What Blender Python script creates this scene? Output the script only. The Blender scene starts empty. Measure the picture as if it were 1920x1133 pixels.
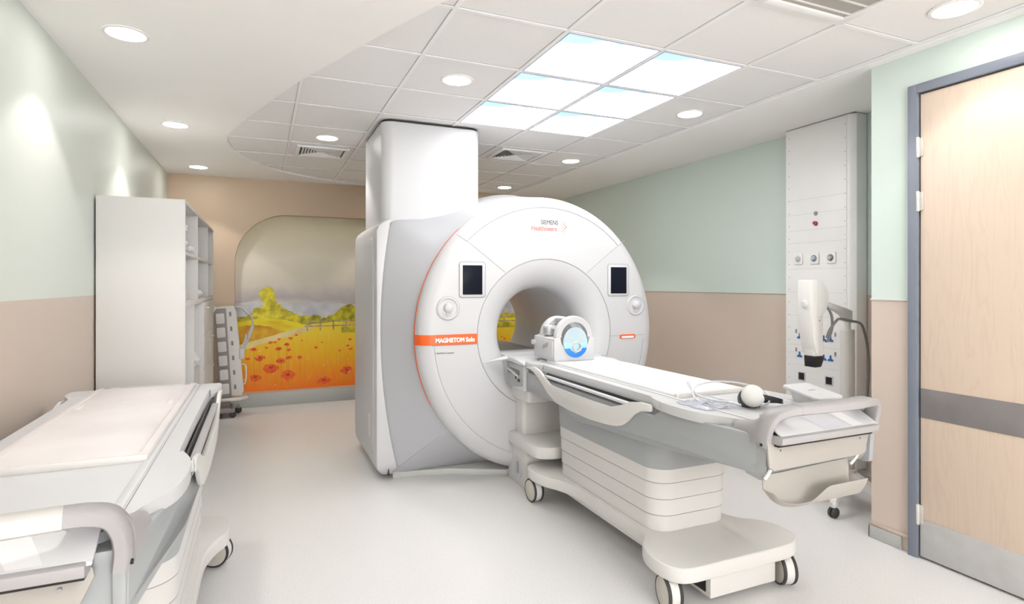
import bpy, bmesh, math, random
from mathutils import Vector, Matrix
random.seed(7)
S = bpy.context.scene
COL = S.collection
PI = math.pi

# ------------------------------------------------------------------ camera
CAMH, F_PX = 1.5, 1080.0
YAW = math.atan(469 / 1080)
cam_d = bpy.data.cameras.new('camera')
cam = bpy.data.objects.new('camera', cam_d); COL.objects.link(cam)
cam.location = (0, 0, CAMH)
cam.rotation_euler = (PI / 2, 0, -YAW)
cam_d.sensor_fit = 'HORIZONTAL'; cam_d.sensor_width = 36.0
cam_d.lens = 36.0 * F_PX / 1920
cam_d.shift_y = -34.5 / 1920
cam_d.clip_start = 0.02
S.camera = cam

# ------------------------------------------------------------------ world, exposure
w = bpy.data.worlds.new('world'); S.world = w; w.use_nodes = True
w.node_tree.nodes['Background'].inputs[0].default_value = (1, .985, .97, 1)
w.node_tree.nodes['Background'].inputs[1].default_value = 6.5  # bright world serves as fill through the added window opening
S.view_settings.view_transform = 'Standard'
S.view_settings.look = 'None'
S.view_settings.gamma = 1
S.view_settings.use_curve_mapping = False
S.view_settings.exposure = 0.93
SPOT_W = 15.0
PANEL_E = 3.4
LAMP_E = 18.0

# ------------------------------------------------------------------ materials
def mat(name, col, rough=0.5, metal=0.0, noise=None, bump=0.0, bscale=60, coat=0.0, trans=0.0, alpha=1.0, emit=None, estr=0.0, spec=0.5):
    m = bpy.data.materials.new(name); m.use_nodes = True
    nt = m.node_tree; b = nt.nodes['Principled BSDF']
    b.inputs['Base Color'].default_value = (*col, 1)
    b.inputs['Roughness'].default_value = rough
    b.inputs['Metallic'].default_value = metal
    b.inputs['Coat Weight'].default_value = coat
    b.inputs['Transmission Weight'].default_value = trans
    b.inputs['Alpha'].default_value = alpha
    b.inputs['Specular IOR Level'].default_value = spec
    if emit:
        b.inputs['Emission Color'].default_value = (*emit, 1); b.inputs['Emission Strength'].default_value = estr
    tc = nt.nodes.new('ShaderNodeTexCoord')
    if noise:
        sc, amt = noise
        n = nt.nodes.new('ShaderNodeTexNoise'); n.inputs['Scale'].default_value = sc; n.inputs['Detail'].default_value = 4
        nt.links.new(tc.outputs['Object'], n.inputs['Vector'])
        r = nt.nodes.new('ShaderNodeValToRGB')
        r.color_ramp.elements[0].position = 0.3; r.color_ramp.elements[1].position = 0.7
        r.color_ramp.elements[0].color = (*[max(0, c * (1 - amt)) for c in col], 1)
        r.color_ramp.elements[1].color = (*[min(1, c * (1 + amt)) for c in col], 1)
        nt.links.new(n.outputs['Fac'], r.inputs['Fac']); nt.links.new(r.outputs['Color'], b.inputs['Base Color'])
    if bump:
        n2 = nt.nodes.new('ShaderNodeTexNoise'); n2.inputs['Scale'].default_value = bscale
        nt.links.new(tc.outputs['Object'], n2.inputs['Vector'])
        bp = nt.nodes.new('ShaderNodeBump'); bp.inputs['Strength'].default_value = bump; bp.inputs['Distance'].default_value = 0.002
        nt.links.new(n2.outputs['Fac'], bp.inputs['Height']); nt.links.new(bp.outputs['Normal'], b.inputs['Normal'])
    return m

WHITE = mat('white_plastic', (.58, .58, .595), .42, noise=(3, .01))
CREAM = mat('cream_plastic', (.67, .655, .635), .38, noise=(3, .015))
BEIGE = mat('beige_plastic', (.39, .365, .335), .45, noise=(4, .02))
GREY = mat('grey_plastic', (.35, .365, .375), .38, noise=(2, .015))
SHROUD = mat('grey_shroud_plastic', (.45, .455, .48), .34, noise=(2, .012))
HANDLE = mat('grey_handle_plastic', (.37, .355, .36), .4, noise=(6, .02))
DGREY = mat('dark_grey_plastic', (.16, .15, .16), .45, noise=(6, .03))
BLACK = mat('black_plastic', (.015, .014, .016), .35, noise=(9, .1))
SEAM = mat('panel_joint', (.36, .36, .38), .6, noise=(5, .02))
SCREEN = mat('dark_glass_screen', (.006, .008, .016), .35, spec=.15, noise=(2, .2))
ORANGE = mat('orange_plastic', (.86, .13, .02), .35, noise=(4, .02))
PLINTH = mat('plinth_grey', (.55, .55, .53), .4, noise=(6, .03))
LETTER_W = mat('white_lettering', (.9, .9, .9), .5, noise=(8, .01))
LETTER_G = mat('grey_lettering', (.10, .10, .11), .5, noise=(8, .02))
LETTER_O = mat('orange_lettering', (.70, .17, .12), .5, noise=(8, .02))
BORE = mat('bore_liner_plastic', (.74, .73, .73), .3, noise=(3, .01))
PLASTER = mat('white_plaster', (.90, .885, .865), .75, noise=(1.5, .012), bump=.03, bscale=90)
TILE = mat('ceiling_tile', (.82, .805, .80), .8, noise=(220, .03), bump=.08, bscale=260)
TBAR = mat('ceiling_bar', (.86, .85, .85), .5, noise=(5, .01))
TSHADOW = mat('tile_shadow_line', (.42, .41, .41), .9, noise=(5, .02))  # grey strips paint the shade along the edges of the ceiling bars
FRAME = mat('door_frame_paint', (.20, .22, .27), .45, noise=(4, .04))
STEEL = mat('brushed_steel', (.52, .515, .505), .42, metal=.1, noise=(14, .05))
STRIP = mat('dark_protection_strip', (.22, .20, .20), .33, noise=(5, .12))
HINGE = mat('hinge_steel', (.62, .60, .56), .4, metal=.1, noise=(14, .04))
RUBBER = mat('rubber_tread', (.035, .033, .034), .6, noise=(20, .1))
WHEELHUB = mat('wheel_hub_plastic', (.56, .53, .47), .45, noise=(8, .03))
PLATE = mat('white_enamel_plate', (.84, .83, .82), .35, noise=(3, .01))
CABW = mat('cabinet_laminate', (.66, .645, .63), .5, noise=(3, .012))
CABI = mat('cabinet_inside', (.62, .61, .60), .6, noise=(3, .012))
VINYL = mat('pale_mattress_vinyl', (.80, .80, .81), .28, noise=(5, .01), bump=.04, bscale=8)
VINYLP = mat('pinkish_mattress_vinyl', (.69, .645, .64), .36, noise=(3.5, .06), bump=.10, bscale=9)
TUBEM = mat('clear_tubing', (.85, .86, .92), .15, trans=.6, noise=(8, .01))
BAG = mat('bluish_clear_film', (.78, .81, .93), .2, trans=.45, noise=(9, .05), bump=.5, bscale=40)
CABLE = mat('grey_cable', (.17, .16, .16), .5, noise=(8, .05))
SILVER = mat('satin_silver', (.62, .61, .60), .3, metal=.5, noise=(8, .03))
PALEGREY = mat('pale_grey_metal', (.60, .585, .56), .4, noise=(4, .03))
BLUE = mat('blue_socket', (.03, .14, .42), .4, noise=(8, .05))
SOCKG = mat('grey_switch', (.28, .26, .25), .5, noise=(8, .05))
RED = mat('red_plastic', (.42, .03, .06), .4, noise=(8, .05))
PADBLUE = mat('blue_cushion', (.02, .22, .72), .4, noise=(6, .05))
PADCYAN = mat('pale_cyan_pad', (.42, .70, .76), .35, noise=(6, .03))
PADHAZE = mat('grey_blue_pad', (.48, .60, .66), .35, noise=(6, .03))
CLOTH = mat('white_linen', (.80, .80, .80), .8, noise=(20, .03), bump=.4, bscale=30)
TAUPE = mat('taupe_metal', (.27, .24, .23), .45, noise=(6, .04))
VENTD = mat('vent_dark', (.07, .07, .065), .8, noise=(6, .05))

def wall_mat(name, lower, upper, zsplit):
    m = bpy.data.materials.new(name); m.use_nodes = True
    nt = m.node_tree; b = nt.nodes['Principled BSDF']; b.inputs['Roughness'].default_value = .45
    g = nt.nodes.new('ShaderNodeNewGeometry'); sx = nt.nodes.new('ShaderNodeSeparateXYZ')
    nt.links.new(g.outputs['Position'], sx.inputs[0])
    gt = nt.nodes.new('ShaderNodeMath'); gt.operation = 'GREATER_THAN'; gt.inputs[1].default_value = zsplit
    nt.links.new(sx.outputs['Z'], gt.inputs[0])
    mx = nt.nodes.new('ShaderNodeMix'); mx.data_type = 'RGBA'
    mx.inputs['A'].default_value = (*lower, 1); mx.inputs['B'].default_value = (*upper, 1)
    nt.links.new(gt.outputs[0], mx.inputs['Factor'])
    n = nt.nodes.new('ShaderNodeTexNoise'); n.inputs['Scale'].default_value = 160
    nt.links.new(g.outputs['Position'], n.inputs['Vector'])
    bp = nt.nodes.new('ShaderNodeBump'); bp.inputs['Strength'].default_value = .05; bp.inputs['Distance'].default_value = .001
    nt.links.new(n.outputs['Fac'], bp.inputs['Height']); nt.links.new(bp.outputs['Normal'], b.inputs['Normal'])
    nt.links.new(mx.outputs['Result'], b.inputs['Base Color'])
    return m
GREENL = (.61, .70, .65); DADO = (.60, .505, .435)
WALLM = wall_mat('green_over_beige_paint', DADO, GREENL, 1.41)
WALLL = wall_mat('lit_green_over_beige_paint', DADO, (.66, .70, .65), 1.425)  # same wall paint, green made paler for the light on the left wall
WALLB = wall_mat('brown_paint', (.56, .43, .31), (.56, .43, .31), 1.4)
FRONTM = wall_mat('pale_wall_paint', (.7, .68, .65), (.82, .84, .81), 1.41)

def floor_mat():
    m = mat('speckled_vinyl_floor', (.60, .60, .585), .30)
    nt = m.node_tree; b = nt.nodes['Principled BSDF']
    tc = nt.nodes['Texture Coordinate']
    n = nt.nodes.new('ShaderNodeTexNoise'); n.inputs['Scale'].default_value = 130; n.inputs['Detail'].default_value = 6
    n3 = nt.nodes.new('ShaderNodeTexNoise'); n3.inputs['Scale'].default_value = 2.2
    for q in (n, n3): nt.links.new(tc.outputs['Object'], q.inputs['Vector'])
    r = nt.nodes.new('ShaderNodeValToRGB')
    r.color_ramp.elements[0].position = .28; r.color_ramp.elements[0].color = (.58, .575, .56, 1)
    r.color_ramp.elements[1].position = .5; r.color_ramp.elements[1].color = (.69, .68, .675, 1)
    nt.links.new(n.outputs['Fac'], r.inputs['Fac']); nt.links.new(r.outputs['Color'], b.inputs['Base Color'])
    mr = nt.nodes.new('ShaderNodeMapRange'); mr.inputs['To Min'].default_value = .24; mr.inputs['To Max'].default_value = .4
    nt.links.new(n3.outputs['Fac'], mr.inputs['Value']); nt.links.new(mr.outputs['Result'], b.inputs['Roughness'])
    return m
FLOORM = floor_mat()
COVE = mat('vinyl_coving', (.44, .45, .43), .4, noise=(120, .05))

def wood_mat():
    m = mat('pale_ash_veneer', (.70, .56, .45), .42)
    nt = m.node_tree; b = nt.nodes['Principled BSDF']; tc = nt.nodes['Texture Coordinate']
    mp = nt.nodes.new('ShaderNodeMapping'); mp.inputs['Scale'].default_value = (1, 6, .55)
    nt.links.new(tc.outputs['Object'], mp.inputs['Vector'])
    n = nt.nodes.new('ShaderNodeTexNoise'); n.inputs['Scale'].default_value = 2.4; n.inputs['Detail'].default_value = 2; n.inputs['Distortion'].default_value = .6
    nt.links.new(mp.outputs[0], n.inputs['Vector'])
    mu = nt.nodes.new('ShaderNodeMath'); mu.operation = 'MULTIPLY'; mu.inputs[1].default_value = 14
    fr = nt.nodes.new('ShaderNodeMath'); fr.operation = 'PINGPONG'; fr.inputs[1].default_value = 1
    nt.links.new(n.outputs['Fac'], mu.inputs[0]); nt.links.new(mu.outputs[0], fr.inputs[0])
    mp2 = nt.nodes.new('ShaderNodeMapping'); mp2.inputs['Scale'].default_value = (1, 90, 3)
    nt.links.new(tc.outputs['Object'], mp2.inputs['Vector'])
    n2 = nt.nodes.new('ShaderNodeTexNoise'); n2.inputs['Scale'].default_value = 3
    nt.links.new(mp2.outputs[0], n2.inputs['Vector'])
    ad = nt.nodes.new('ShaderNodeMath'); ad.operation = 'ADD'
    nt.links.new(fr.outputs[0], ad.inputs[0]); nt.links.new(n2.outputs['Fac'], ad.inputs[1])
    r = nt.nodes.new('ShaderNodeValToRGB')
    r.color_ramp.elements[0].position = .3; r.color_ramp.elements[0].color = (.655, .515, .41, 1)
    r.color_ramp.elements[1].position = 1.0; r.color_ramp.elements[1].color = (.69, .56, .45, 1)
    nt.links.new(ad.outputs[0], r.inputs['Fac']); nt.links.new(r.outputs['Color'], b.inputs['Base Color'])
    return m
WOOD = wood_mat()

def emit_mat(name, col, e):
    return mat(name, (.8, .8, .8), .5, emit=col, estr=e)
LAMPM = emit_mat('lamp_diffuser', (1, .98, .94), LAMP_E)

def sky_panel_mat():
    m = mat('sky_picture_diffuser', (.8, .8, .8), .4, emit=(1, 1, 1), estr=PANEL_E)
    nt = m.node_tree; b = nt.nodes['Principled BSDF']; tc = nt.nodes['Texture Coordinate']
    n = nt.nodes.new('ShaderNodeTexNoise'); n.inputs['Scale'].default_value = 3.5; n.inputs['Detail'].default_value = 3
    nt.links.new(tc.outputs['Object'], n.inputs['Vector'])
    sx = nt.nodes.new('ShaderNodeSeparateXYZ'); nt.links.new(tc.outputs['Object'], sx.inputs[0])
    # clear blue sky in the corner of each picture, cloud elsewhere
    a1 = nt.nodes.new('ShaderNodeMath'); a1.operation = 'MULTIPLY_ADD'; a1.inputs[1].default_value = -1.0; a1.inputs[2].default_value = -.30
    nt.links.new(sx.outputs['Y'], a1.inputs[0])
    a2 = nt.nodes.new('ShaderNodeMath'); a2.operation = 'MULTIPLY_ADD'; a2.inputs[1].default_value = -.42
    nt.links.new(sx.outputs['X'], a2.inputs[0]); nt.links.new(a1.outputs[0], a2.inputs[2])
    a3 = nt.nodes.new('ShaderNodeMath'); a3.operation = 'MULTIPLY_ADD'; a3.inputs[1].default_value = .35
    nt.links.new(n.outputs['Fac'], a3.inputs[0]); nt.links.new(a2.outputs[0], a3.inputs[2])
    r = nt.nodes.new('ShaderNodeValToRGB')
    r.color_ramp.elements[0].position = .09; r.color_ramp.elements[0].color = (1, 1, 1, 1)
    r.color_ramp.elements[1].position = .15; r.color_ramp.elements[1].color = (.008, .09, .14, 1)
    nt.links.new(a3.outputs[0], r.inputs['Fac']); nt.links.new(r.outputs['Color'], b.inputs['Emission Color'])
    return m
SKYM = sky_panel_mat()

# ------------------------------------------------------------------ geometry helpers
def catmull(pts, n=6, closed=False):
    P = [Vector(p) for p in pts]; out = []
    N = len(P)
    rng = range(N if closed else N - 1)
    for i in rng:
        if closed: p0, p1, p2, p3 = P[(i - 1) % N], P[i], P[(i + 1) % N], P[(i + 2) % N]
        else: p0, p1, p2, p3 = P[max(i - 1, 0)], P[i], P[i + 1], P[min(i + 2, N - 1)]
        for k in range(n):
            t = k / n
            out.append(.5 * ((2 * p1) + (-p0 + p2) * t + (2 * p0 - 5 * p1 + 4 * p2 - p3) * t * t + (-p0 + 3 * p1 - 3 * p2 + p3) * t ** 3))
    if not closed: out.append(P[-1])
    return out

def rrect(x0, x1, y0, y1, r, n=5):
    pts = []
    for cx_, cy_, a0 in ((x1 - r, y0 + r, -90), (x1 - r, y1 - r, 0), (x0 + r, y1 - r, 90), (x0 + r, y0 + r, 180)):
        for k in range(n + 1):
            a = math.radians(a0 + 90 * k / n); pts.append((cx_ + r * math.cos(a), cy_ + r * math.sin(a)))
    return pts

class MB:
    def __init__(s): s.bm = bmesh.new()
    def _merge(s, t, mi, bev=0, seg=2, M=None, lim=.5):
        bmesh.ops.recalc_face_normals(t, faces=t.faces)
        if bev > 0:
            es = [e for e in t.edges if len(e.link_faces) == 2 and e.calc_face_angle(0) > lim]
            if es: bmesh.ops.bevel(t, geom=es, offset=bev, segments=seg, profile=.5, affect='EDGES', clamp_overlap=True)
        if M is not None: t.transform(M)
        for f in t.faces: f.material_index = mi
        me = bpy.data.meshes.new('tmp'); t.to_mesh(me); t.free()
        s.bm.from_mesh(me); bpy.data.meshes.remove(me)
        return s
    def box(s, x0, x1, y0, y1, z0, z1, bev=0, seg=2, mi=0, M=None):
        t = bmesh.new(); bmesh.ops.create_cube(t, size=1)
        for v in t.verts:
            v.co = Vector(((x0 + x1) / 2 + v.co.x * (x1 - x0), (y0 + y1) / 2 + v.co.y * (y1 - y0), (z0 + z1) / 2 + v.co.z * (z1 - z0)))
        return s._merge(t, mi, bev, seg, M)
    def prism(s, poly, axis, a0, a1, bev=0, seg=2, mi=0, M=None, lim=.5):
        t = bmesh.new()
        def c(p, a):
            return {'x': (a, p[0], p[1]), 'y': (p[0], a, p[1]), 'z': (p[0], p[1], a)}[axis]
        A = [t.verts.new(c(p, a0)) for p in poly]; B = [t.verts.new(c(p, a1)) for p in poly]
        n = len(poly)
        t.faces.new(A[::-1]); t.faces.new(B)
        for i in range(n): t.faces.new((A[i], A[(i + 1) % n], B[(i + 1) % n], B[i]))
        return s._merge(t, mi, bev, seg, M, lim)
    def loft(s, rings, closed=True, caps=True, mi=0, loop=False, M=None):
        t = bmesh.new(); V = [[t.verts.new(p) for p in r] for r in rings]
        n = len(V[0]); m = len(V)
        for i in range(m if loop else m - 1):
            a, b = V[i], V[(i + 1) % m]
            for j in range(n if closed else n - 1):
                k = (j + 1) % n
                try: t.faces.new((a[j], a[k], b[k], b[j]))
                except ValueError: pass
        if caps and closed and not loop: t.faces.new(V[0][::-1]); t.faces.new(V[-1])
        return s._merge(t, mi, 0, 2, M)
    def cyl(s, p0, p1, r0, r1=None, n=24, bev=0, mi=0):
        if r1 is None: r1 = r0
        p0, p1 = Vector(p0), Vector(p1); d = (p1 - p0).normalized()
        u = d.orthogonal().normalized(); v = d.cross(u)
        t = bmesh.new()
        R = [[t.verts.new(p + (u * math.cos(2 * PI * k / n) + v * math.sin(2 * PI * k / n)) * r) for k in range(n)] for p, r in ((p0, r0), (p1, r1))]
        t.faces.new(R[0][::-1]); t.faces.new(R[1])
        for k in range(n): t.faces.new((R[0][k], R[0][(k + 1) % n], R[1][(k + 1) % n], R[1][k]))
        return s._merge(t, mi, bev, 2)
    def lathe(s, prof, c, axis='z', n=48, mi=0, a0=0, a1=2 * PI):
        full = abs(a1 - a0 - 2 * PI) < 1e-6
        c = Vector(c); rings = []
        cnt = n if full else n + 1
        for k in range(cnt):
            a = a0 + (a1 - a0) * k / n; ca, sa = math.cos(a), math.sin(a)
            rings.append([c + {'z': Vector((r * ca, r * sa, h)), 'y': Vector((r * ca, h, r * sa)), 'x': Vector((h, r * ca, r * sa))}[axis] for r, h in prof])
        return s.loft(rings, closed=False, caps=False, mi=mi, loop=full)
    def tube(s, pts, r, n=10, mi=0, closed=False, smooth=0, caps=True, sx=1, sy=1):
        if smooth: pts = catmull(pts, smooth, closed)
        P = [Vector(p) for p in pts]; N = len(P); rings = []
        prev = None
        for i, p in enumerate(P):
            if closed: d = P[(i + 1) % N] - P[i - 1]
            else: d = P[min(i + 1, N - 1)] - P[max(i - 1, 0)]
            d.normalize()
            if prev is None: u = d.orthogonal().normalized()
            else: u = (prev - d * prev.dot(d)).normalized()
            prev = u; v = d.cross(u)
            rr = r(i / (N - 1)) if callable(r) else r
            rings.append([p + (u * math.cos(2 * PI * k / n) * sx + v * math.sin(2 * PI * k / n) * sy) * rr for k in range(n)])
        return s.loft(rings, loop=closed, caps=caps and not closed, mi=mi)
    def sweep(s, pts, sect, up=(0, 1, 0), mi=0, closed=False):
        # sect: list of (a, b): a along `up`-ish side axis, b along normal to path
        P = [Vector(p) for p in pts]; N = len(P); rings = []; up = Vector(up)
        for i, p in enumerate(P):
            d = (P[min(i + 1, N - 1)] - P[max(i - 1, 0)]).normalized()
            b = d.cross(up).normalized(); a = b.cross(d).normalized()
            rings.append([p + a * q[0] + b * q[1] for q in sect])
        return s.loft(rings, mi=mi)
    def ball(s, c, r, mi=0, sc=(1, 1, 1), sub=3, M=None):
        t = bmesh.new(); bmesh.ops.create_icosphere(t, subdivisions=sub, radius=r)
        for v in t.verts: v.co = Vector((c[0] + v.co.x * sc[0], c[1] + v.co.y * sc[1], c[2] + v.co.z * sc[2]))
        return s._merge(t, mi, 0, 2, M)
    def face(s, pts, mi=0):
        t = bmesh.new(); t.faces.new([t.verts.new(p) for p in pts])
        for f in t.faces: f.material_index = mi
        me = bpy.data.meshes.new('tmp'); t.to_mesh(me); t.free(); s.bm.from_mesh(me); bpy.data.meshes.remove(me)
        return s
    def build(s, name, mats, parent=None, smooth=True, ang=.6, loc=None):
        if not isinstance(mats, (list, tuple)): mats = [mats]
        me = bpy.data.meshes.new(name)
        if smooth:
            for f in s.bm.faces: f.smooth = True
            for e in s.bm.edges:
                if len(e.link_faces) == 2 and e.calc_face_angle(0) > ang: e.smooth = False
        s.bm.to_mesh(me); s.bm.free()
        for m in mats: me.materials.append(m)
        o = bpy.data.objects.new(name, me); COL.objects.link(o)
        if parent: o.parent = parent
        if loc: o.location = loc
        return o

def empty(name, loc, label, cat, group=None, rz=0):
    o = bpy.data.objects.new(name, None); COL.objects.link(o); o.empty_display_size = .1
    o.location = loc; o.rotation_euler = (0, 0, rz)
    o['label'] = label; o['category'] = cat
    if group: o['group'] = group
    return o
def tag(o, label, cat, group=None):
    o['label'] = label; o['category'] = cat
    if group: o['group'] = group
    return o
def struct(o): o['kind'] = 'structure'; return o
def copy_tree(o, parent=None):
    c = o.copy(); COL.objects.link(c)
    if parent: c.parent = parent
    for ch in list(o.children): copy_tree(ch, c)
    return c
def text(name, body, size, m, parent, M, bold=0.0, sx=1.0, sp=1.0, ext=.0008):
    cu = bpy.data.curves.new('t', 'FONT'); cu.body = body; cu.size = size; cu.extrude = ext; cu.offset = bold; cu.space_character = sp
    to = bpy.data.objects.new('t', cu); COL.objects.link(to)
    dg = bpy.context.evaluated_depsgraph_get()
    me = bpy.data.meshes.new_from_object(to.evaluated_get(dg)); bpy.data.objects.remove(to)
    me.name = name
    me.transform(M @ Matrix.Diagonal((sx, 1, 1, 1)))
    me.materials.clear(); me.materials.append(m)
    o = bpy.data.objects.new(name, me); COL.objects.link(o); o.parent = parent
    return o
def MF(x, y, z):   # text facing -y (towards the camera side)
    return Matrix.Translation((x, y, z)) @ Matrix.Rotation(PI / 2, 4, 'X')
def MX(x, y, z):   # text on a face looking to -x
    return Matrix.Translation((x, y, z)) @ Matrix.Rotation(-PI / 2, 4, 'Z') @ Matrix.Rotation(PI / 2, 4, 'X')

# ------------------------------------------------------------------ room
XL, XR, XD, YB, YF, YC, H = -1.0, 4.16, 3.31, 7.66, -2.6, 2.28, 2.786
b = MB(); b.box(XL - .1, XR + .1, YF - .1, YB + .2, -.1, 0); struct(b.build('floor', FLOORM))
b = MB(); b.box(XL - .1, XL, YF, YB, 0, H + .05); struct(b.build('wall_left', WALLL))
b = MB(); b.box(XR, XR + .1, YC - .1, YB, 0, H + .05); struct(b.build('wall_right', WALLM))
WX0, WX1, WZ0, WZ1 = -.5, 2.9, .85, 2.35      # window opening added behind the camera, lets world light in as fill
b = MB(); b.box(XL - .1, WX0, YF - .1, YF, 0, H + .05); b.box(WX1, XD + .1, YF - .1, YF, 0, H + .05); b.box(WX0, WX1, YF - .1, YF, 0, WZ0); b.box(WX0, WX1, YF - .1, YF, WZ1, H + .05); struct(b.build('wall_front', FRONTM))
wn = bpy.data.objects.new('fill_window_1', None); COL.objects.link(wn); wn.location = ((WX0 + WX1) / 2, YF, WZ0); struct(wn)
b = MB(); hwn, hhn = (WX1 - WX0) / 2, WZ1 - WZ0
b.box(-hwn, -hwn + .05, -.1, .015, 0, hhn, .004); b.box(hwn - .05, hwn, -.1, .015, 0, hhn, .004); b.box(-hwn + .05, hwn - .05, -.1, .015, 0, .05, .004); b.box(-hwn + .05, hwn - .05, -.1, .015, hhn - .05, hhn, .004)
b.build('fill_window_frame', FRAME, wn)
# door wall with opening, its return faces the scanner
DY1, DY0, DZ = 2.05, .86, 2.585
b = MB(); b.box(XD, XR + .1, DY1, YC, 0, H + .05); b.box(XD, XD + .14, DY0, DY1, DZ, H + .05); b.box(XD, XD + .14, YF, DY0, 0, H + .05)
struct(b.build('wall_door_side', WALLM))
# back wall with an arched recess that holds the mural
AX0, AX1, AZ0, AZ1, AR = -.30, 3.54, .17, 2.35, .60
arc = [(AX0, AZ0), (AX0, AZ1 - AR)] + [(AX0 + AR - AR * math.cos(t), AZ1 - AR + AR * math.sin(t)) for t in [PI / 2 * k / 14 for k in range(1, 15)]]
arc += [(AX1 - AR + AR * math.sin(t), AZ1 - AR + AR * math.cos(t)) for t in [PI / 2 * k / 14 for k in range(0, 15)]] + [(AX1, AZ0)]
b = MB(); t = bmesh.new()
outer = [(XL - .1, 0), (XL - .1, H + .05), (XR + .1, H + .05), (XR + .1, 0)]
vo = [t.verts.new((x, YB, z)) for x, z in outer]; vi = [t.verts.new((x, YB, z)) for x, z in arc]
for lst in (vo, vi):
    for i in range(len(lst)): t.edges.new((lst[i], lst[(i + 1) % len(lst)]))
bmesh.ops.triangle_fill(t, edges=t.edges, use_beauty=True)
vj = [t.verts.new((v.co.x, YB + .12, v.co.z)) for v in vi]
for i in range(len(vi)): k = (i + 1) % len(vi); t.faces.new((vi[i], vi[k], vj[k], vj[i]))
b._merge(t, 0); b.box(XL - .1, XR + .1, YB + .13, YB + .2, 0, H)
struct(b.build('wall_back', WALLB, smooth=False))

# skirting: vinyl coving, with the beige wall covering's edge line above it
b = MB(); b.box(XL, XL + .012, YF, YB, 0, .1, .004); struct(b.build('baseboard_left', COVE))
b = MB(); b.box(XL, XR, YB - .012, YB, 0, .165, .004); struct(b.build('baseboard_back', COVE))
b = MB(); b.box(XR - .012, XR, YC, YB, 0, .1, .004); struct(b.build('baseboard_right', COVE))
b = MB(); b.box(XD - .012, XD, DY1 + .05, YC + .012, 0, .075, .004); b.box(XD - .012, XR, YC, YC + .012, 0, .075, .004); b.box(XD - .012, XD, YF, DY0 - .05, 0, .075, .004)
struct(b.build('baseboard_door_side', COVE))
b = MB(); b.box(XD - .012, XD, DY1 + .008, YC + .01, .076, .098, .005); struct(b.build('trim_1', mat('beige_trim', (.52, .42, .36), .4, noise=(5, .03))))
b = MB(); b.box(XD - .006, XD, DY1 + .008, YC + .004, 1.402, 1.413, .002); struct(b.build('trim_2', CREAM))
b = MB(); b.box(XR - .004, XR, YC, YB, 1.405, 1.413, .001); struct(b.build('trim_3', mat('dado_line_paint', (.42, .40, .34), .5, noise=(5, .03))))

# ceiling: plasterboard with a curved edge round a field of lay-in tiles
curve = [(1.5, YF), (1.42, -.5), (1.22, .8), (1.0, 1.7), (.791, 2.409), (.736, 2.553), (.514, 3.09), (.389, 3.419), (.213, 3.871), (.02, 4.479), (-.16, 5.083), (-.262, 5.484), (-.283, 5.80), (-.241, 6.161), (-.12, 6.53), (.09, 6.93), (.41, 7.24), (.80, 7.47), (1.25, 7.63)]
cv = [(p.x, p.y) for p in catmull([(x, y, 0) for x, y in curve], 4)]
PZ = H - .012
b = MB()
b.prism([(XL, YF)] + cv + [(1.4, YB), (XL, YB)], 'z', PZ, H + .05)
b.box(3.245, XR, YC, YB, PZ, H + .05)
b.box(3.245, XD, YF, YC, PZ, H + .05)
struct(b.build('ceiling', PLASTER, ang=.3))
XS = [-.37 + .6 * k for k in range(7)]; YS = [1.972 + .6015 * k for k in range(-8, 10)]
b = MB(); b.box(-.9, 3.3, YF, YB, H + .006, H + .03, mi=0)
for x in XS[1:]: b.box(x - .011, x + .011, YF, YB, H - .002, H + .004, mi=1); b.box(x - .013, x + .013, YF, YB, H + .004, H + .007, mi=2)
for y in YS:
    if y < YB: b.box(-.9, 3.24, y - .011, y + .011, H - .001, H + .004, mi=1); b.box(-.9, 3.24, y - .0135, y + .0135, H + .0035, H + .007, mi=2)
struct(b.build('ceiling_tile_field', [TILE, TBAR, TSHADOW], smooth=False))
b = MB(); b.box(XL - .2, XR + .3, YF - .2, YB + .3, H + .06, H + .1); struct(b.build('ceiling_slab', PLASTER))

# ------------------------------------------------------------------ door
b = MB(); f = .05
b.box(XD - .03, XD + .06, DY1 - .045, DY1 + .005, 0, DZ + .005, .004); b.box(XD - .03, XD + .06, DY0 - .005, DY0 + .045, 0, DZ + .005, .004)
b.box(XD - .03, XD + .06, DY0 + .045, DY1 - .045, DZ - .045, DZ + .005, .002)
b.box(XD + .02, XD + .06, DY1 - .065, DY1 - .046, 0, DZ - .046); b.box(XD + .021, XD + .059, DY0 + .05, DY1 - .066, DZ - .065, DZ - .046)
b.box(XD + .06, XD + .14, DY0, DY1, 0, DZ)
struct(b.build('door_frame_1', FRAME))
dr = bpy.data.objects.new('door_1', None); COL.objects.link(dr); dr.location = (XD, DY1 - .05, 0); struct(dr)
b = MB(); b.box(-.012, .02, DY0 + .05 - DY1 + .05, -.004, .012, DZ - .052, .002); b.build('door_leaf', WOOD, dr)
b = MB(); b.box(-.016, -.012, DY0 + .1 - DY1 + .05, -.006, .77, .93, .0015); b.build('protection_strip', STRIP, dr)
b = MB(); b.box(-.015, -.012, DY0 + .1 - DY1 + .05, -.004, .014, .215, .001); b.build('kick_plate', STEEL, dr)
for z in (.24, 1.95, 2.245):
    b = MB(); b.cyl((-.022, .004, z - .055), (-.022, .004, z + .055), .009, n=14, bev=.001)
    b.box(-.016, -.0125, -.02, .002, z - .05, z + .05, .001)
    for k in (-.018, .018): b.cyl((-.022, .004, z + k - .001), (-.022, .004, z + k + .001), .0096, n=14)
    b.build('hinge', HINGE, dr)

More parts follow.
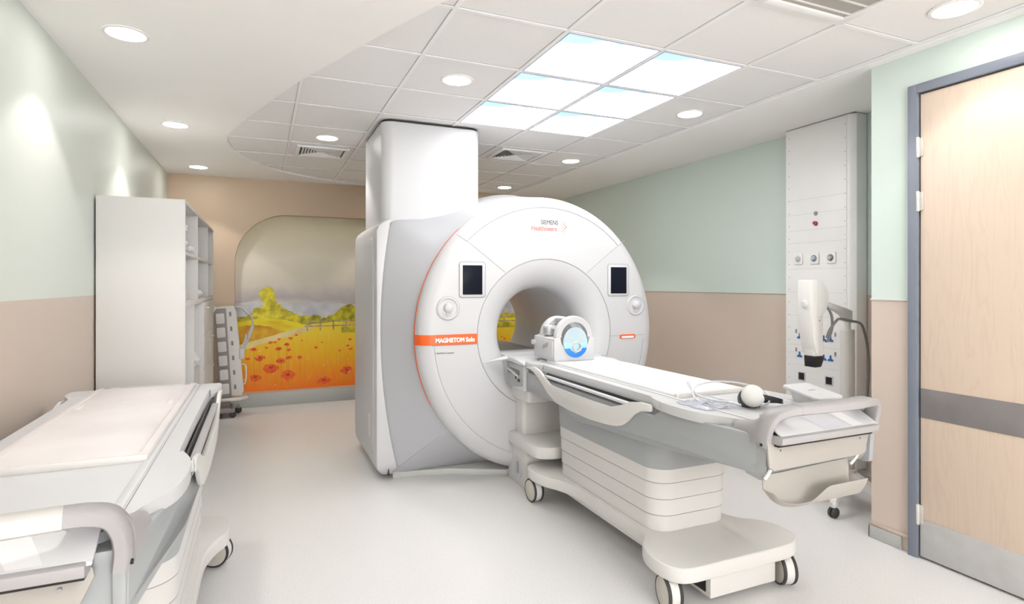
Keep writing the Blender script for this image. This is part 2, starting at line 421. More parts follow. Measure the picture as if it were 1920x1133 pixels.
# ------------------------------------------------------------------ mural in the recess
def mural():
    def nm(name, c0, c1, scale, rough=.6, stretch=(1, 1, 1), p0=.35, p1=.65, c2=None):
        m = mat(name, c0, rough); nt = m.node_tree; bs = nt.nodes['Principled BSDF']; tc = nt.nodes['Texture Coordinate']
        mp = nt.nodes.new('ShaderNodeMapping'); mp.inputs['Scale'].default_value = stretch
        nt.links.new(tc.outputs['Object'], mp.inputs['Vector'])
        n = nt.nodes.new('ShaderNodeTexNoise'); n.inputs['Scale'].default_value = scale; n.inputs['Detail'].default_value = 5
        nt.links.new(mp.outputs[0], n.inputs['Vector'])
        r = nt.nodes.new('ShaderNodeValToRGB'); r.color_ramp.elements[0].position = p0; r.color_ramp.elements[1].position = p1
        r.color_ramp.elements[0].color = (*c0, 1); r.color_ramp.elements[1].color = (*c1, 1)
        if c2: e = r.color_ramp.elements.new((p0 + p1) / 2); e.color = (*c2, 1)
        nt.links.new(n.outputs['Fac'], r.inputs['Fac']); nt.links.new(r.outputs['Color'], bs.inputs['Base Color'])
        return m
    def vert(name, stops, scale, amt, stretch):
        m = mat(name, (.5, .5, .5), .6); nt = m.node_tree; bs = nt.nodes['Principled BSDF']; tc = nt.nodes['Texture Coordinate']
        sx = nt.nodes.new('ShaderNodeSeparateXYZ'); nt.links.new(tc.outputs['Object'], sx.inputs[0])
        mp = nt.nodes.new('ShaderNodeMapping'); mp.inputs['Scale'].default_value = stretch
        nt.links.new(tc.outputs['Object'], mp.inputs['Vector'])
        n = nt.nodes.new('ShaderNodeTexNoise'); n.inputs['Scale'].default_value = scale; n.inputs['Detail'].default_value = 4
        nt.links.new(mp.outputs[0], n.inputs['Vector'])
        z = nt.nodes.new('ShaderNodeMath'); z.operation = 'MULTIPLY_ADD'; z.inputs[1].default_value = amt
        nt.links.new(n.outputs['Fac'], z.inputs[0]); nt.links.new(sx.outputs['Z'], z.inputs[2])
        d = nt.nodes.new('ShaderNodeMath'); d.operation = 'DIVIDE'; d.inputs[1].default_value = 2.6
        nt.links.new(z.outputs[0], d.inputs[0])
        r = nt.nodes.new('ShaderNodeValToRGB'); cr = r.color_ramp
        while len(cr.elements) > 1: cr.elements.remove(cr.elements[-1])
        cr.elements[0].position = (stops[0][0] + amt / 2) / 2.6; cr.elements[0].color = (*stops[0][1], 1)
        for p, c in stops[1:]: e = cr.elements.new((p + amt / 2) / 2.6); e.color = (*c, 1)
        nt.links.new(d.outputs[0], r.inputs['Fac']); nt.links.new(r.outputs['Color'], bs.inputs['Base Color'])
        return m
    SKY = vert('painted_sky', [(1.15, (.82, .76, .62)), (1.30, (.50, .46, .48)), (1.48, (.74, .68, .58)), (1.8, (.84, .78, .64)), (2.1, (.74, .67, .50)), (2.35, (.62, .55, .38))], 1.4, .5, (1, 1, 1))
    FIELD = vert('painted_poppy_field', [(.17, (.93, .20, .008)), (.40, (.95, .34, .008)), (.62, (.96, .54, .012)), (.90, (.95, .70, .04))], 9, .35, (2.6, 1, .55))
    HILL = nm('painted_blue_hills', (.48, .48, .54), (.70, .70, .68), 5)
    BUSH = nm('painted_bushes', (.24, .22, .015), (.85, .72, .03), 9, c2=(.52, .46, .02))
    TREE = nm('painted_tree', (.40, .33, .015), (.92, .80, .05), 11)
    MEADOW = nm('painted_meadow', (.80, .56, .02), (.95, .88, .03), 4, stretch=(1, 1, 3))
    PATH = nm('painted_path', (.82, .62, .22), (.92, .76, .36), 6)
    RUST = nm('painted_left_bank', (.60, .28, .015), (.86, .50, .02), 7)
    FENCE = nm('painted_fence', (.30, .20, .07), (.62, .50, .24), 18)
    POP = nm('painted_poppies', (.80, .08, .012), (.95, .19, .02), 26)
    POPD = nm('painted_poppy_hearts', (.42, .03, .01), (.65, .06, .01), 26)
    STEM = nm('painted_stems', (.62, .22, .01), (.80, .34, .012), 9)
    FLECK = nm('painted_flecks', (.85, .62, .2), (.9, .8, .5), 9)
    mats = [SKY, FIELD, HILL, BUSH, TREE, MEADOW, PATH, RUST, FENCE, POP, POPD, STEM, FLECK]
    b = MB(); Y = YB + .118
    root = (0, 0, 0)
    lay = [0]
    def poly(pts, mi, d):
        b.face([(x, Y - d, z) for x, z in pts], mi)
    inner = [(x, z) for x, z in arc]
    poly(inner, 0, 0.0)
    rnd = random.Random(3)
    def ridge(x0, x1, zf, zb, n, amp, mi, d):
        pts = [(x0 + (x1 - x0) * k / n, zf(x0 + (x1 - x0) * k / n) + rnd.uniform(-amp, amp)) for k in range(n + 1)]
        poly(pts + [(x1, zb), (x0, zb)], mi, d)
    L, R_ = AX0 + .001, AX1 - .001
    ridge(L, R_, lambda x: 1.21 + .05 * math.sin(x * 2.3 + .4) + (.06 if x < 0 else 0), .9, 60, .008, 2, .0006)
    ridge(L, R_, lambda x: 1.10 + .05 * math.sin(x * 5 + 1) + .13 * math.exp(-((x - 1.02) / .16) ** 2) + .05 * math.exp(-((x - .15) / .15) ** 2) + .1 * math.exp(-((x - 2.3) / .3) ** 2), .85, 120, .016, 3, .0012)
    def blob(cx_, cz_, rx, rz, mi, d, n=26, j=.16):
        poly([(max(L, min(R_, cx_ + rx * math.cos(2 * PI * k / n) * (1 + rnd.uniform(-j, j)))), cz_ + rz * math.sin(2 * PI * k / n) * (1 + rnd.uniform(-j, j))) for k in range(n)][::-1], mi, d)
    blob(.06, 1.36, .085, .10, 4, .0015); blob(.10, 1.26, .075, .10, 4, .0016); blob(.10, 1.14, .18, .11, 4, .0018); blob(-.02, 1.12, .10, .09, 4, .0017); blob(.22, 1.10, .12, .07, 4, .0019)
    for k in range(22): blob(.35 + k * .14 + rnd.uniform(-.03, .03), 1.03 + rnd.uniform(-.02, .05), .07, .05, 3, .0020 + k * .00001, 16)
    ridge(L, R_, lambda x: 1.02 + .05 * math.exp(-((x + .02) / .25) ** 2) - .05 * math.exp(-((x - .62) / .2) ** 2) + .01 * math.sin(x * 8), .6, 60, .005, 5, .0026)
    ridge(L, .35, lambda x: .93 + .06 * math.sin(x * 4 + 2) - .12 * max(0, x) ** 1, .6, 24, .008, 7, .0030)
    def zp(x): return .705 + .255 * (x + .3) / .95 if x < .65 else .96 + .012 * math.sin(x * 3)
    ridge(L, R_, lambda x: zp(x) + .035 * (1 if x < .6 else .4), .5, 60, .004, 6, .0034)
    ridge(L, R_, lambda x: zp(x) - .035 * (1 if x < .6 else .3) + .02 * math.sin(x * 2.1) * (x > .6), AZ0 + .001, 80, .008, 1, .0038)
    # rail fence along the path
    for z0 in (1.015, .955): b.box(.50, R_ - .02, Y - .0052, Y - .0042, z0 - .007, z0 + .009, mi=8)
    for k in range(18):
        x = .53 + .16 * k
        if x < R_ - .05: b.box(x - .008, x + .008, Y - .0056, Y - .0046, .90, 1.03, mi=8)
    ridge(.95, R_, lambda x: .93 + .01 * math.sin(x * 14), .86, 50, .01, 3, .0040)
    # poppies
    import itertools
    PP = [(240, 960, 40), (340, 1000, 42), (150, 1015, 30), (175, 900, 25), (298, 917, 24), (343, 897, 18), (407, 895, 14), (548, 1030, 36), (680, 970, 32), (105, 905, 12), (285, 845, 16), (343, 852, 12), (332, 820, 14), (237, 810, 12), (502, 838, 11), (537, 808, 7), (640, 855, 9), (688, 826, 10), (703, 846, 11), (140, 850, 16), (355, 785, 12), (215, 840, 9), (288, 790, 9), (264, 808, 8), (388, 765, 8), (420, 797, 5), (700, 790, 10)]
    ca, sa = math.cos(YAW), math.sin(YAW)
    L2 = []
    for X_, Y_, r in PP:
        u, v = 430 + X_ / 3.064, 380 + Y_ / 3.064; k = (u - 960) / 1080
        dx, dy = sa + ca * k, ca - sa * k; tt = YB / dy
        L2.append((dx * tt, CAMH + (532 - v) / 1080 * tt, r * .00227))
    for k in range(70):
        z = .22 + .55 * rnd.random() ** .8
        L2.append((rnd.uniform(1.2, 3.4), z, .012 + .08 * max(0, .8 - z) * rnd.random()))
    for i, (x, z, r) in enumerate(L2):
        z = max(z, AZ0 + r * .9); d = .0048 + i * .00001
        if r > .03: b.box(x - .0025, x + .0025, Y - d + .0002, Y - d + .0004, AZ0 + .002, z, mi=11)
        blob(x, z, r, r * .62, 9, d, 14, .22)
        if r > .03: blob(x, z + r * .1, r * .3, r * .2, 10, d + .0006, 8)
    for k in range(60): blob(rnd.uniform(L + .03, R_ - .03), rnd.uniform(.22, .8), .010, .008, 12, .0062, 6)
    o = b.build('field_mural', mats, smooth=False)
    tag(o, 'landscape mural of orange poppy field and stormy sky set in arched wall recess', 'mural')
mural()

# ------------------------------------------------------------------ downlights
def spot(name, x, y, parent, power, z=H - .03, cone=96):
    l = bpy.data.lights.new(name, 'SPOT'); l.energy = power; l.color = (1, .96, .93); l.spot_size = math.radians(cone); l.spot_blend = .22; l.shadow_soft_size = .06
    o = bpy.data.objects.new(name, l); COL.objects.link(o); o.parent = parent; o.location = (0, 0, z - parent.location.z); return o
def downlight(x, y, label, zc=H - .012, power=SPOT_W):
    t = empty('downlight', (x, y, zc), label, 'ceiling light', 'round recessed ceiling downlights')
    b = MB(); b.lathe([(.105, .001), (.105, -.004), (.098, -.007), (.088, -.006), (.084, .0), (.084, .002)], (0, 0, 0), 'z', 40); b.build('trim_ring', TBAR, t)
    b = MB(); b.cyl((0, 0, -.0045), (0, 0, -.0025), .0845, n=40); b.build('diffuser', LAMPM, t)
    spot('lamp', x, y, t, power)
    return t
DL = [(-.635, 3.474, 'nearest round downlight in white plaster ceiling along the green left wall'),
      (-.635, 5.305, 'round downlight in white plaster ceiling directly above tall shelf unit'),
      (-.635, 7.123, 'round downlight in plaster ceiling near the brown back wall'),
      (1.133, 3.485, 'round downlight in ceiling tile in front of the white scanner column'),
      (.53, 5.32, 'round downlight in ceiling tile left of column, beside the slotted vent'),
      (2.98, 1.65, 'large round downlight above the wooden door, cut by the top edge of the photo'),
      (2.98, 3.474, 'round downlight in ceiling tile right of the lit sky panels'),
      (2.98, 5.31, 'round downlight in ceiling tile above the right of scanner'),
      (2.98, 7.112, 'farthest small round downlight just above the scanner top')]
for x, y, lb in DL:
    downlight(x, y, lb, (H - .012) if x < 0 else H + .004, 7.0 if y < 2 and x > 2 else (6.0 if 3.4 < y < 3.5 and x > 0 else SPOT_W))
# unseen downlights added for fill: rows continued behind the camera, one behind the column
for x, y, lb in ((-.635, 1.65, 'downlight in plaster ceiling left of the camera'), (-.635, -.3, 'added fill downlight in plaster ceiling behind the camera on the left'), (1.43, -.3, 'added fill downlight in tiles behind the camera'), (2.98, -.3, 'added fill downlight behind the camera beyond the door'), (1.43, -1.7, 'rearmost added fill downlight near the added window behind the camera'), (1.75, 7.12, 'added fill downlight hidden behind the white scanner column')):
    downlight(x, y, lb, (H - .012) if x < 0 else H + .004, 7.0 if x > 2 else SPOT_W)

# ------------------------------------------------------------------ lit sky panels
names = {(0, 0): 'left panel of nearest row of lit sky panels, blue corner', (1, 0): 'right panel of nearest row of lit sky panels', (0, 1): 'left panel of middle row of lit sky panels', (1, 1): 'right panel of middle row of lit sky panels', (0, 2): 'left panel of farthest row of lit sky panels, beside column', (1, 2): 'right panel of farthest row of lit sky panels'}
for i in range(2):
    for j in range(3):
        cx_, cy_ = 1.73 + .6 * i, 2.573 + .6015 * j + .3008
        t = empty('ceiling_light_panel', (cx_, cy_, H), names[(i, j)], 'ceiling light', 'lit sky picture ceiling panels')
        b = MB()
        for s_ in (-1, 1): b.box(-.281, .281, s_ * .285 - .004, s_ * .285 + .004, -.003, .005); b.box(s_ * .285 - .004, s_ * .285 + .004, -.289, .289, -.003, .005)
        b.build('frame', mat('violet_frame_trim', (.42, .42, .55), .5, noise=(5, .02)) if (i, j) == (0, 0) else bpy.data.materials['violet_frame_trim'], t)
        b = MB(); b.box(-.283, .283, -.283, .283, -.001, .004); b.build('diffuser', SKYM, t)

# ------------------------------------------------------------------ air vents
def vent(x, y, label, w_=.22, d_=.20):
    t = empty('ceiling_vent', (x, y, H), label, 'air vent')
    b = MB()
    for s_ in (-1, 1):
        b.box(-w_ + .018, w_ - .018, s_ * d_ - .018, s_ * d_ + .018, -.012, .004, .003); b.box(s_ * w_ - .018, s_ * w_ + .018, -d_ - .018, d_ + .018, -.012, .004, .003)
    b.build('frame', TBAR, t)
    b = MB(); b.box(-w_, w_, -d_, d_, .003, .0055); b.build('backing', VENTD, t)
    for q in range(4):
        for k in range(7):
            r_ = .175 - k * .026
            b = MB()
            Mr = Matrix.Rotation(q * PI / 2, 4, 'Z') @ Matrix.Translation((0, -r_, -.004)) @ Matrix.Rotation(math.radians(38), 4, 'X')
            b.box(-r_ + .002, r_ - .002, -.012, .012, -.0012, .0012, M=Mr); b.build('blade', TBAR, t)
    return t
vent(.535, 5.90, 'square slotted air vent in ceiling tile left of the column, beyond the downlight')
vent(2.33, 5.26, 'square slotted air vent in ceiling tile right of the scanner column')
# big return grille at the top edge of the photo
t = empty('ceiling_return_grille', (2.335, 1.67, H), 'large square recessed white ceiling grille at top edge of the photo', 'air vent')
b = MB()
for s_ in (-1, 1): b.box(-.243, .243, s_ * .265 - .022, s_ * .265 + .022, -.008, .004, .002); b.box(s_ * .265 - .022, s_ * .265 + .022, -.287, .287, -.008, .004, .002)
b.build('frame', TBAR, t)
b = MB(); b.prism([(-.25, -.25), (.25, -.25), (.25, .25), (-.25, .25)], 'z', .002, .0055); b.build('backing', BEIGE, t)
for k in range(6):
    b = MB(); b.box(-.25, .25, -.21 + k * .084 - .004, -.21 + k * .084 + .004, -.004, .003); b.build('blade', CREAM, t)

# ------------------------------------------------------------------ scanner (local: x from axis, y back from front face, z up)
SX, SY = 2.055, 4.04
sc = empty('mri_scanner', (SX, SY, 0), 'large white and grey MRI scanner with round front and tall column to ceiling', 'medical scanner')
CZ = 1.11
def ell(r, a):
    k = max(0, min(1, (r - .6) / .4)); k = k * k * (3 - 2 * k)
    return r * math.cos(a), CZ + r * math.sin(a) * (1 + .048 * k)
NT = 128
prof = [(.352, .30), (.354, .22), (.366, .15), (.390, .095), (.425, .055), (.475, .025), (.53, .008), (.578, .001), (.582, .004), (.586, 0), (.70, 0), (.82, 0), (.93, .0), (.955, .006), (.985, .020), (1.008, .040), (1.022, .064), (1.03, .09), (1.03, .115), (1.012, .13), (.99, .13)]
b = MB(); rings = []
for k in range(NT):
    a = 2 * PI * k / NT; rg = []
    for r, y in prof:
        x, z = ell(r, a); rg.append((x, y, z))
    rings.append(rg)
b.loft(rings, closed=False, caps=False, loop=True)
fc = b.build('front_cover', WHITE, sc)
def arcpts(r, a0, a1, n, y): return [(ell(r, math.radians(a0 + (a1 - a0) * k / n))[0], y, ell(r, math.radians(a0 + (a1 - a0) * k / n))[1]) for k in range(n + 1)]
JR = .0022
b = MB()
b.tube(arcpts(.585, 0, 360, 90, .0005)[:-1], JR, 6, closed=True)
b.tube(arcpts(.945, 45.5, 134.5, 40, .0015), JR, 6)
for s_ in (-1, 1):
    b.tube([(s_ * .357, 0, 1.606 - .02), (s_ * .64, 0, 1.80), (s_ * .735, .018, 1.862)], JR, 6)
    zc = 1.05 if s_ < 0 else 1.068
    x1 = math.sqrt(.93 ** 2 - (zc - CZ) ** 2)
    b.tube([(s_ * .58, 0, zc), (s_ * x1, .0, zc), (s_ * 1.02, .06, zc)], JR, 6)
    b.tube([(x * s_, y, z) for x, y, z in arcpts(.915, -4, -86, 40, .0)], JR, 6)
b.build('panel_joint', SEAM, sc)
# orange band and orange crescent round the left rim
b = MB()
xs = [-.586 - (.40 - 0) * k / 12 for k in range(13)]
def rim(z): return -math.sqrt(max(0, 1 - ((z - CZ) / 1.079) ** 2)) * 1.0305
yy = lambda x: -.0022 if x > -.93 else (-.0022 + .006 * ((-x - .93) / .025) if x > -.955 else .004 + .014 * ((-x - .955) / .03) if x > -.985 else .018 + .02 * ((-x - .985) / .023) if x > -1.008 else .038 + .026 * ((-x - 1.008) / .014))
z0, z1 = 1.052, 1.128
cols = [-.582, -.7, -.8, -.9, -.93, -.955, -.97, -.985, -.997, -1.008, -1.016, -1.024, -1.031]
b.loft([[(x, yy(x) - .0015, z0), (x, yy(x) - .0015, z1), (x, yy(x) + .012, z1), (x, yy(x) + .012, z0)] for x in cols])
b.build('accent_band', ORANGE, sc)
b = MB(); rg = []
for k in range(61):
    a = math.radians(132 + (208 - 132) * k / 60); e = max(0, abs(k - 40) - 4) / 40.0; wv = .0075 * max(0, 1 - e * 1.3) + .0008
    x0, zz0 = ell(1.0305, a); x1, zz1 = ell(1.034, a)
    rg.append([(x0, .118 - wv * 2.4, zz0), (x1, .118 - wv * 2.4, zz1), (x1, .120, zz1), (x0, .120, zz0)])
b.loft(rg); b.build('accent_rim', ORANGE, sc)
text('lettering', 'MAGNETOM Solo', .044, LETTER_W, sc, MF(-.905, -.0045, 1.072), bold=.0020, sx=.885)
text('lettering', 'A BioMatrix System', .0195, LETTER_G, sc, MF(-.91, -.001, .988), sx=.92)
text('lettering', 'SIEMENS', .05, LETTER_G, sc, MF(-.055, -.001, 1.965), sx=.82)
text('lettering', 'Healthineers', .052, LETTER_O, sc, MF(-.138, -.001, 1.915), sx=.84)
b = MB(); 
for (dx, dz, r) in ((0, .034, .0035), (.012, .022, .004), (.024, .010, .005), (.036, -.002, .006), (.024, -.014, .005), (.012, -.026, .004), (0, -.038, .0035), (.012, .044, .0025), (.026, .032, .003), (.026, -.034, .003), (.012, -.048, .0025), (0, .010, .003), (0, -.014, .003), (.012, -.002, .0035)):
    b.cyl((.135 + dx, .001, 1.952 + dz), (.135 + dx, -.001, 1.952 + dz), r, n=10)
b.build('dotted_emblem', LETTER_O, sc)
b = MB(); b.prism(rrect(.675, .832, 1.040, 1.076, .017), 'y', -.004, .003, .0012); o = b.build('warning_badge', ORANGE, sc)
b = MB(); b.prism(rrect(.694, .814, 1.046, 1.062, .003), 'y', -.0052, -.003); b.build('badge_strip', LETTER_W, o)
# screens and dials
for s_, xc, nm_ in ((-1, -.622, 'l'), (1, .662, 'r')):
    z0, z1 = (1.40, 1.658)
    hw = .10
    b = MB(); b.prism(rrect(xc - hw, xc + hw, z0, z1, .018), 'y', -.007, .002, .003); b.prism(rrect(xc - hw - .006, xc + hw + .006, z0 - .006, z1 + .006, .022), 'y', -.0015, .002, mi=1)
    o = b.build('display_frame', [WHITE, SEAM], sc)
    b = MB(); b.prism(rrect(xc - .077, xc + .077, z0 + .018, z1 - .022, .004), 'y', -.0085, -.004, .0008); b.build('display_screen', SCREEN, o)
    xk = -.81 if s_ < 0 else .835
    b = MB(); b.lathe([(.002, .012), (.055, .010), (.066, .002), (.072, -.006), (.079, -.008), (.084, -.004), (.087, .002)], (xk, 0, 1.318), 'y', 44)
    b.lathe([(.087, .001), (.089, -.001), (.092, .001)], (xk, 0, 1.318), 'y', 44, mi=1)
    o = b.build('control_dial', [WHITE, SEAM], sc)
    b = MB(); b.lathe([(.0005, -.032), (.024, -.031), (.030, -.027), (.034, -.018), (.037, .006)], (xk, 0, 1.322), 'y', 32)
    b.prism(rrect(xk - .014, xk + .014, 1.262, 1.31, .012), 'y', -.012, .006, .003)
    b.build('dial_knob', WHITE, o)
    b = MB()
    for a in (90, 180, 270, 0): b.cyl((xk + .055 * math.cos(math.radians(a)), .004, 1.318 + .055 * math.sin(math.radians(a))), (xk + .055 * math.cos(math.radians(a)), .0075, 1.318 + .055 * math.sin(math.radians(a))), .0035, n=8)
    b.build('dial_marks', SEAM, o)
# bore
b = MB(); b.lathe([(.352, .28), (.352, .9), (.352, 1.36), (.360, 1.43), (.385, 1.49), (.43, 1.535), (.50, 1.555), (.60, 1.56)], (0, 0, CZ), 'y', 72)
b.build('bore_liner', BORE, sc)
b = MB(); b.prism([(-.20, .835), (.20, .835), (.245, .90), (.22, .915), (-.22, .915), (-.245, .90)], 'y', .02, 1.50, .008); b.build('bore_rail', GREY, sc)
# body contour, symmetric
def contour(dz=0):
    h = []
    n = 14
    for k in range(n + 1):
        z = .075 + (1.90 - .075) * k / n; h.append((1.245 - .08 * ((z - 1.15) / .85) ** 2 - .0, z))
    top = [(1.150, 1.965), (1.105, 1.99), (1.03, 1.998), (.90, 2.005), (.74, 2.04), (.60, 2.085), (.42, 2.150), (.28, 2.195), (.15, 2.222), (.05, 2.232)]
    h += [(x, z + dz * max(0, 1 - (x / 1.0) ** 2)) for x, z in top]
    bot = [(.05, .045), (.3, .045), (.6, .045), (.85, .045), (1.06, .045), (1.14, .05)]
    R = bot + h
    # the far (right) side hugs the round front instead of standing out as a shoulder
    Rr = []
    for x, z in R:
        a = math.atan2((z - CZ) / 1.10, x); ex, ez = 1.03 * math.cos(a), CZ + 1.10 * math.sin(a)
        q = max(0, min(1, (x - .1) / .5))
        if z > CZ: Rr.append((x + (min(x, ex) - x) * q, z + (min(z, ez) - z) * q))
        else: Rr.append((min(x, 1.06), z))
    return Rr + [(-x, z) for x, z in R[::-1]]
C0 = contour()
def ringat(frac, y, Cn):
    out = []
    for x, z in Cn:
        a = math.atan2((z - CZ) / 1.055, x); ex, ez = 1.005 * math.cos(a), CZ + 1.055 * math.sin(a)
        if z < CZ: ez = max(ez, .05)
        out.append((ex + (x - ex) * frac, y, ez + (z - ez) * frac))
    return out
b = MB()
rings = []
for k in range(9):
    f_ = k / 8; rings.append(ringat(f_ * .975, .095 + .27 * (f_ ** .8), C0))
rings.append(ringat(.992, .374, C0)); rings.append(ringat(1.0, .392, C0)); rings.append(ringat(1.0, .44, C0))
b.loft(rings, caps=False)
shroud = b.build('front_shroud', SHROUD, sc, ang=.7)
b = MB()
b.tube([(-.94, .345, .09), (-.955, .345, .16), (-.95, .335, .25), (-.92, .325, .285), (-.85, .29, .335), (-.745, .22, .40)], .003, 6, smooth=4)
b.build('shroud_joint', SEAM, sc)
C1 = contour(.07)
b = MB(); b.loft([[(x, .43, z) for x, z in C0], [(x, .50, z + .01) for x, z in C0], [(x, .75, z) for x, z in C1], [(x, 1.45, z) for x, z in C1], [(x * .985, 1.50, CZ + (z - CZ) * .985) for x, z in C1]], caps=False)
b.build('body_shell', WHITE, sc, ang=.7)
# rear cover with hole
b = MB(); Cn = C1
b.loft([[(x * .985, 1.50, CZ + (z - CZ) * .985) for x, z in Cn], [(x * .96, 1.53, CZ + (z - CZ) * .96) for x, z in Cn], [(.60 * math.cos(math.atan2(z - CZ, x)), 1.56, CZ + .60 * math.sin(math.atan2(z - CZ, x))) for x, z in Cn]], caps=False)
b.build('rear_cover', WHITE, sc, ang=.7)
# side covers
for s_ in (-1,):
    b = MB(); rg = []
    zs = [.035, .05, .085, .13] + [.13 + (1.90 - .13) * k / 16 for k in range(1, 17)] + [1.94, 1.968, 1.985, 1.992]
    for z in zs:
        xi = 1.243 - .08 * ((z - 1.15) / .85) ** 2 - .01
        ob = 1.264 - (.0 if .12 < z < 1.90 else (.05 * ((.12 - z) / .085) ** 2 if z <= .12 else .09 * ((z - 1.90) / .092) ** 2))
        yn = .352 + (0 if z > .12 else .05 * ((.12 - z) / .085) ** 2); yf = 1.44 - (0 if .12 < z < 1.86 else (.03 if z <= .12 else .10 * ((z - 1.86) / .13) ** 2))
        ob = max(ob, xi + .012)
        rg.append([(s_ * xi, yn, z), (s_ * (ob - .022), yn, z), (s_ * (ob - .006), yn + .007, z), (s_ * ob, yn + .025, z), (s_ * ob, yf - .03, z), (s_ * (ob - .012), yf, z), (s_ * xi, yf, z)])
    b.loft(rg); o = b.build('side_cover', WHITE, sc, ang=.5)
    b = MB(); b.prism(rrect(.47, 1.40, .17, 1.86, .07), 'x', s_ * 1.258, s_ * 1.269, .005); o2 = b.build('access_panel', WHITE, o)
    b = MB(); b.prism(rrect(.60, .66, .28, .46, .02), 'x', s_ * 1.266, s_ * 1.2715, .002); b.build('grip_recess', CREAM, o2)
    # dark joint at the foot between cover and shroud
    b = MB(); b.box(s_ * 1.168 - .004, s_ * 1.168 + .004, .36, .40, .035, .24, .001); b.build('joint_gap', BLACK, sc)
# plinth
b = MB(); b.prism([(-1.13, .395), (-.7, .31), (-.32, .11), (.32, .11), (.7, .31), (1.0, .395), (1.0, 1.42), (-1.15, 1.42)], 'z', 0, .047, .002); b.build('plinth', PLINTH, sc)
# column up to the ceiling
b = MB(); pl = rrect(.858 - SX, 1.672 - SX, 4.497 - SY, 5.36 - SY, .085, 8)
b.loft([[(x, y, 1.9) for x, y in pl], [(x, y, 2.766) for x, y in pl], [(-.79 + (x + .79) * .985, .89 + (y - .89) * .985, 2.772) for x, y in pl]])
col_o = b.build('service_column', WHITE, sc, ang=.5)
b = MB(); b.prism([(-.79 + (x + .79) * .985, .89 + (y - .89) * .985) for x, y in pl], 'z', 2.768, 2.784); b.build('shadow_gap', BLACK, col_o)
b = MB(); b.prism(rrect(.862 - SX, 1.668 - SX, .46, 1.31, .085, 8), 'z', 1.96, 1.985); 
b.build('column_collar', WHITE, sc)

# docking bridge between bore and patient table
b = MB()
b.prism([(-.02, .93), (.06, .955), (.30, .955), (.30, .87), (-.02, .73), (-.315, .73), (-.315, .93)], 'x', -.345, .345, .008)
br = b.build('docking_bridge', WHITE, sc)
b = MB(); b.prism([(-.30, .915), (-.02, .915), (-.02, .745), (-.12, .735), (-.30, .765)], 'x', -.352, -.344, .003); b.build('bridge_panel', GREY, br)
b = MB(); b.prism(rrect(-.26, -.05, .835, .875, .018), 'x', -.356, -.348, .002); o = b.build('latch_recess', DGREY, br)
b = MB(); b.prism([(-.06, .86), (-.20, .832), (-.24, .815), (-.245, .83), (-.20, .852), (-.06, .877)], 'x', -.368, -.355, .003); b.cyl((-.372, -.225, .825), (-.352, -.225, .825), .019, n=20, bev=.002); b.build('latch_lever', SILVER, br)
b = MB(); b.cyl((-.376, -.235, .822), (-.370, -.235, .822), .012, n=16); b.prism(rrect(-.262, -.225, .79, .812, .004), 'x', -.356, -.350); b.build('latch_button', BLACK, br)
b = MB(); b.prism([(.02, .955), (-.17, .952), (-.33, .935), (-.33, .915), (.02, .918)], 'x', -.36, .36, .008); b.build('bridge_cap', WHITE, br)
for s_ in (-1, 1):
    b = MB(); rg = []
    for k in range(9):
        f_ = k / 8; xx = s_ * (.345 + .19 * f_); r_ = .016 * (1 - f_) + .002
        rg.append([(xx, .0 - .03 * (1 - f_) + q[0] * .04 * (1 - f_), .94 - .03 * f_ + q[1] * r_) for q in ((-1, 0), (-.5, .8), (.5, .9), (1, 0), (1, -1), (-.6, -.8))])
    b.loft(rg); b.build('bridge_wing', WHITE, br)
# lower docking housing in front of the gantry
b = MB()
b.prism(rrect(-.30, .31, -.30, .10, .03), 'z', .64, .735, .006); b.prism(rrect(-.27, .28, -.14, .10, .03), 'z', .36, .66, .01)
b.build('docking_housing', CREAM, sc)
b = MB(); b.prism([(-.33, .10), (-.33, -.40)] + [(-.33 + .13 - .13 * math.cos(t_), -.40 - .13 * math.sin(t_)) for t_ in [PI / 2 * k / 6 for k in range(1, 7)]] + [(.20, -.53)] + [(.20 + .13 * math.sin(t_), -.53 + .13 - .13 * math.cos(t_)) for t_ in [PI / 2 * k / 6 for k in range(1, 7)]] + [(.33, .10)], 'z', .29, .375, .012)
b.build('docking_step', CREAM, sc)
b = MB(); b.prism(rrect(-.295, .295, -.245, .10, .02), 'z', 0, .295, .004); o = b.build('docking_foot', CREAM, sc)
b = MB(); b.prism(rrect(-.16, -.04, .06, .20, .02), 'x', -.303, -.293, .003); b.prism(rrect(-.135, -.095, .085, .175, .01), 'x', -.306, -.300, .001, mi=1); b.build('pull_handle', [WHITE, SEAM], o)

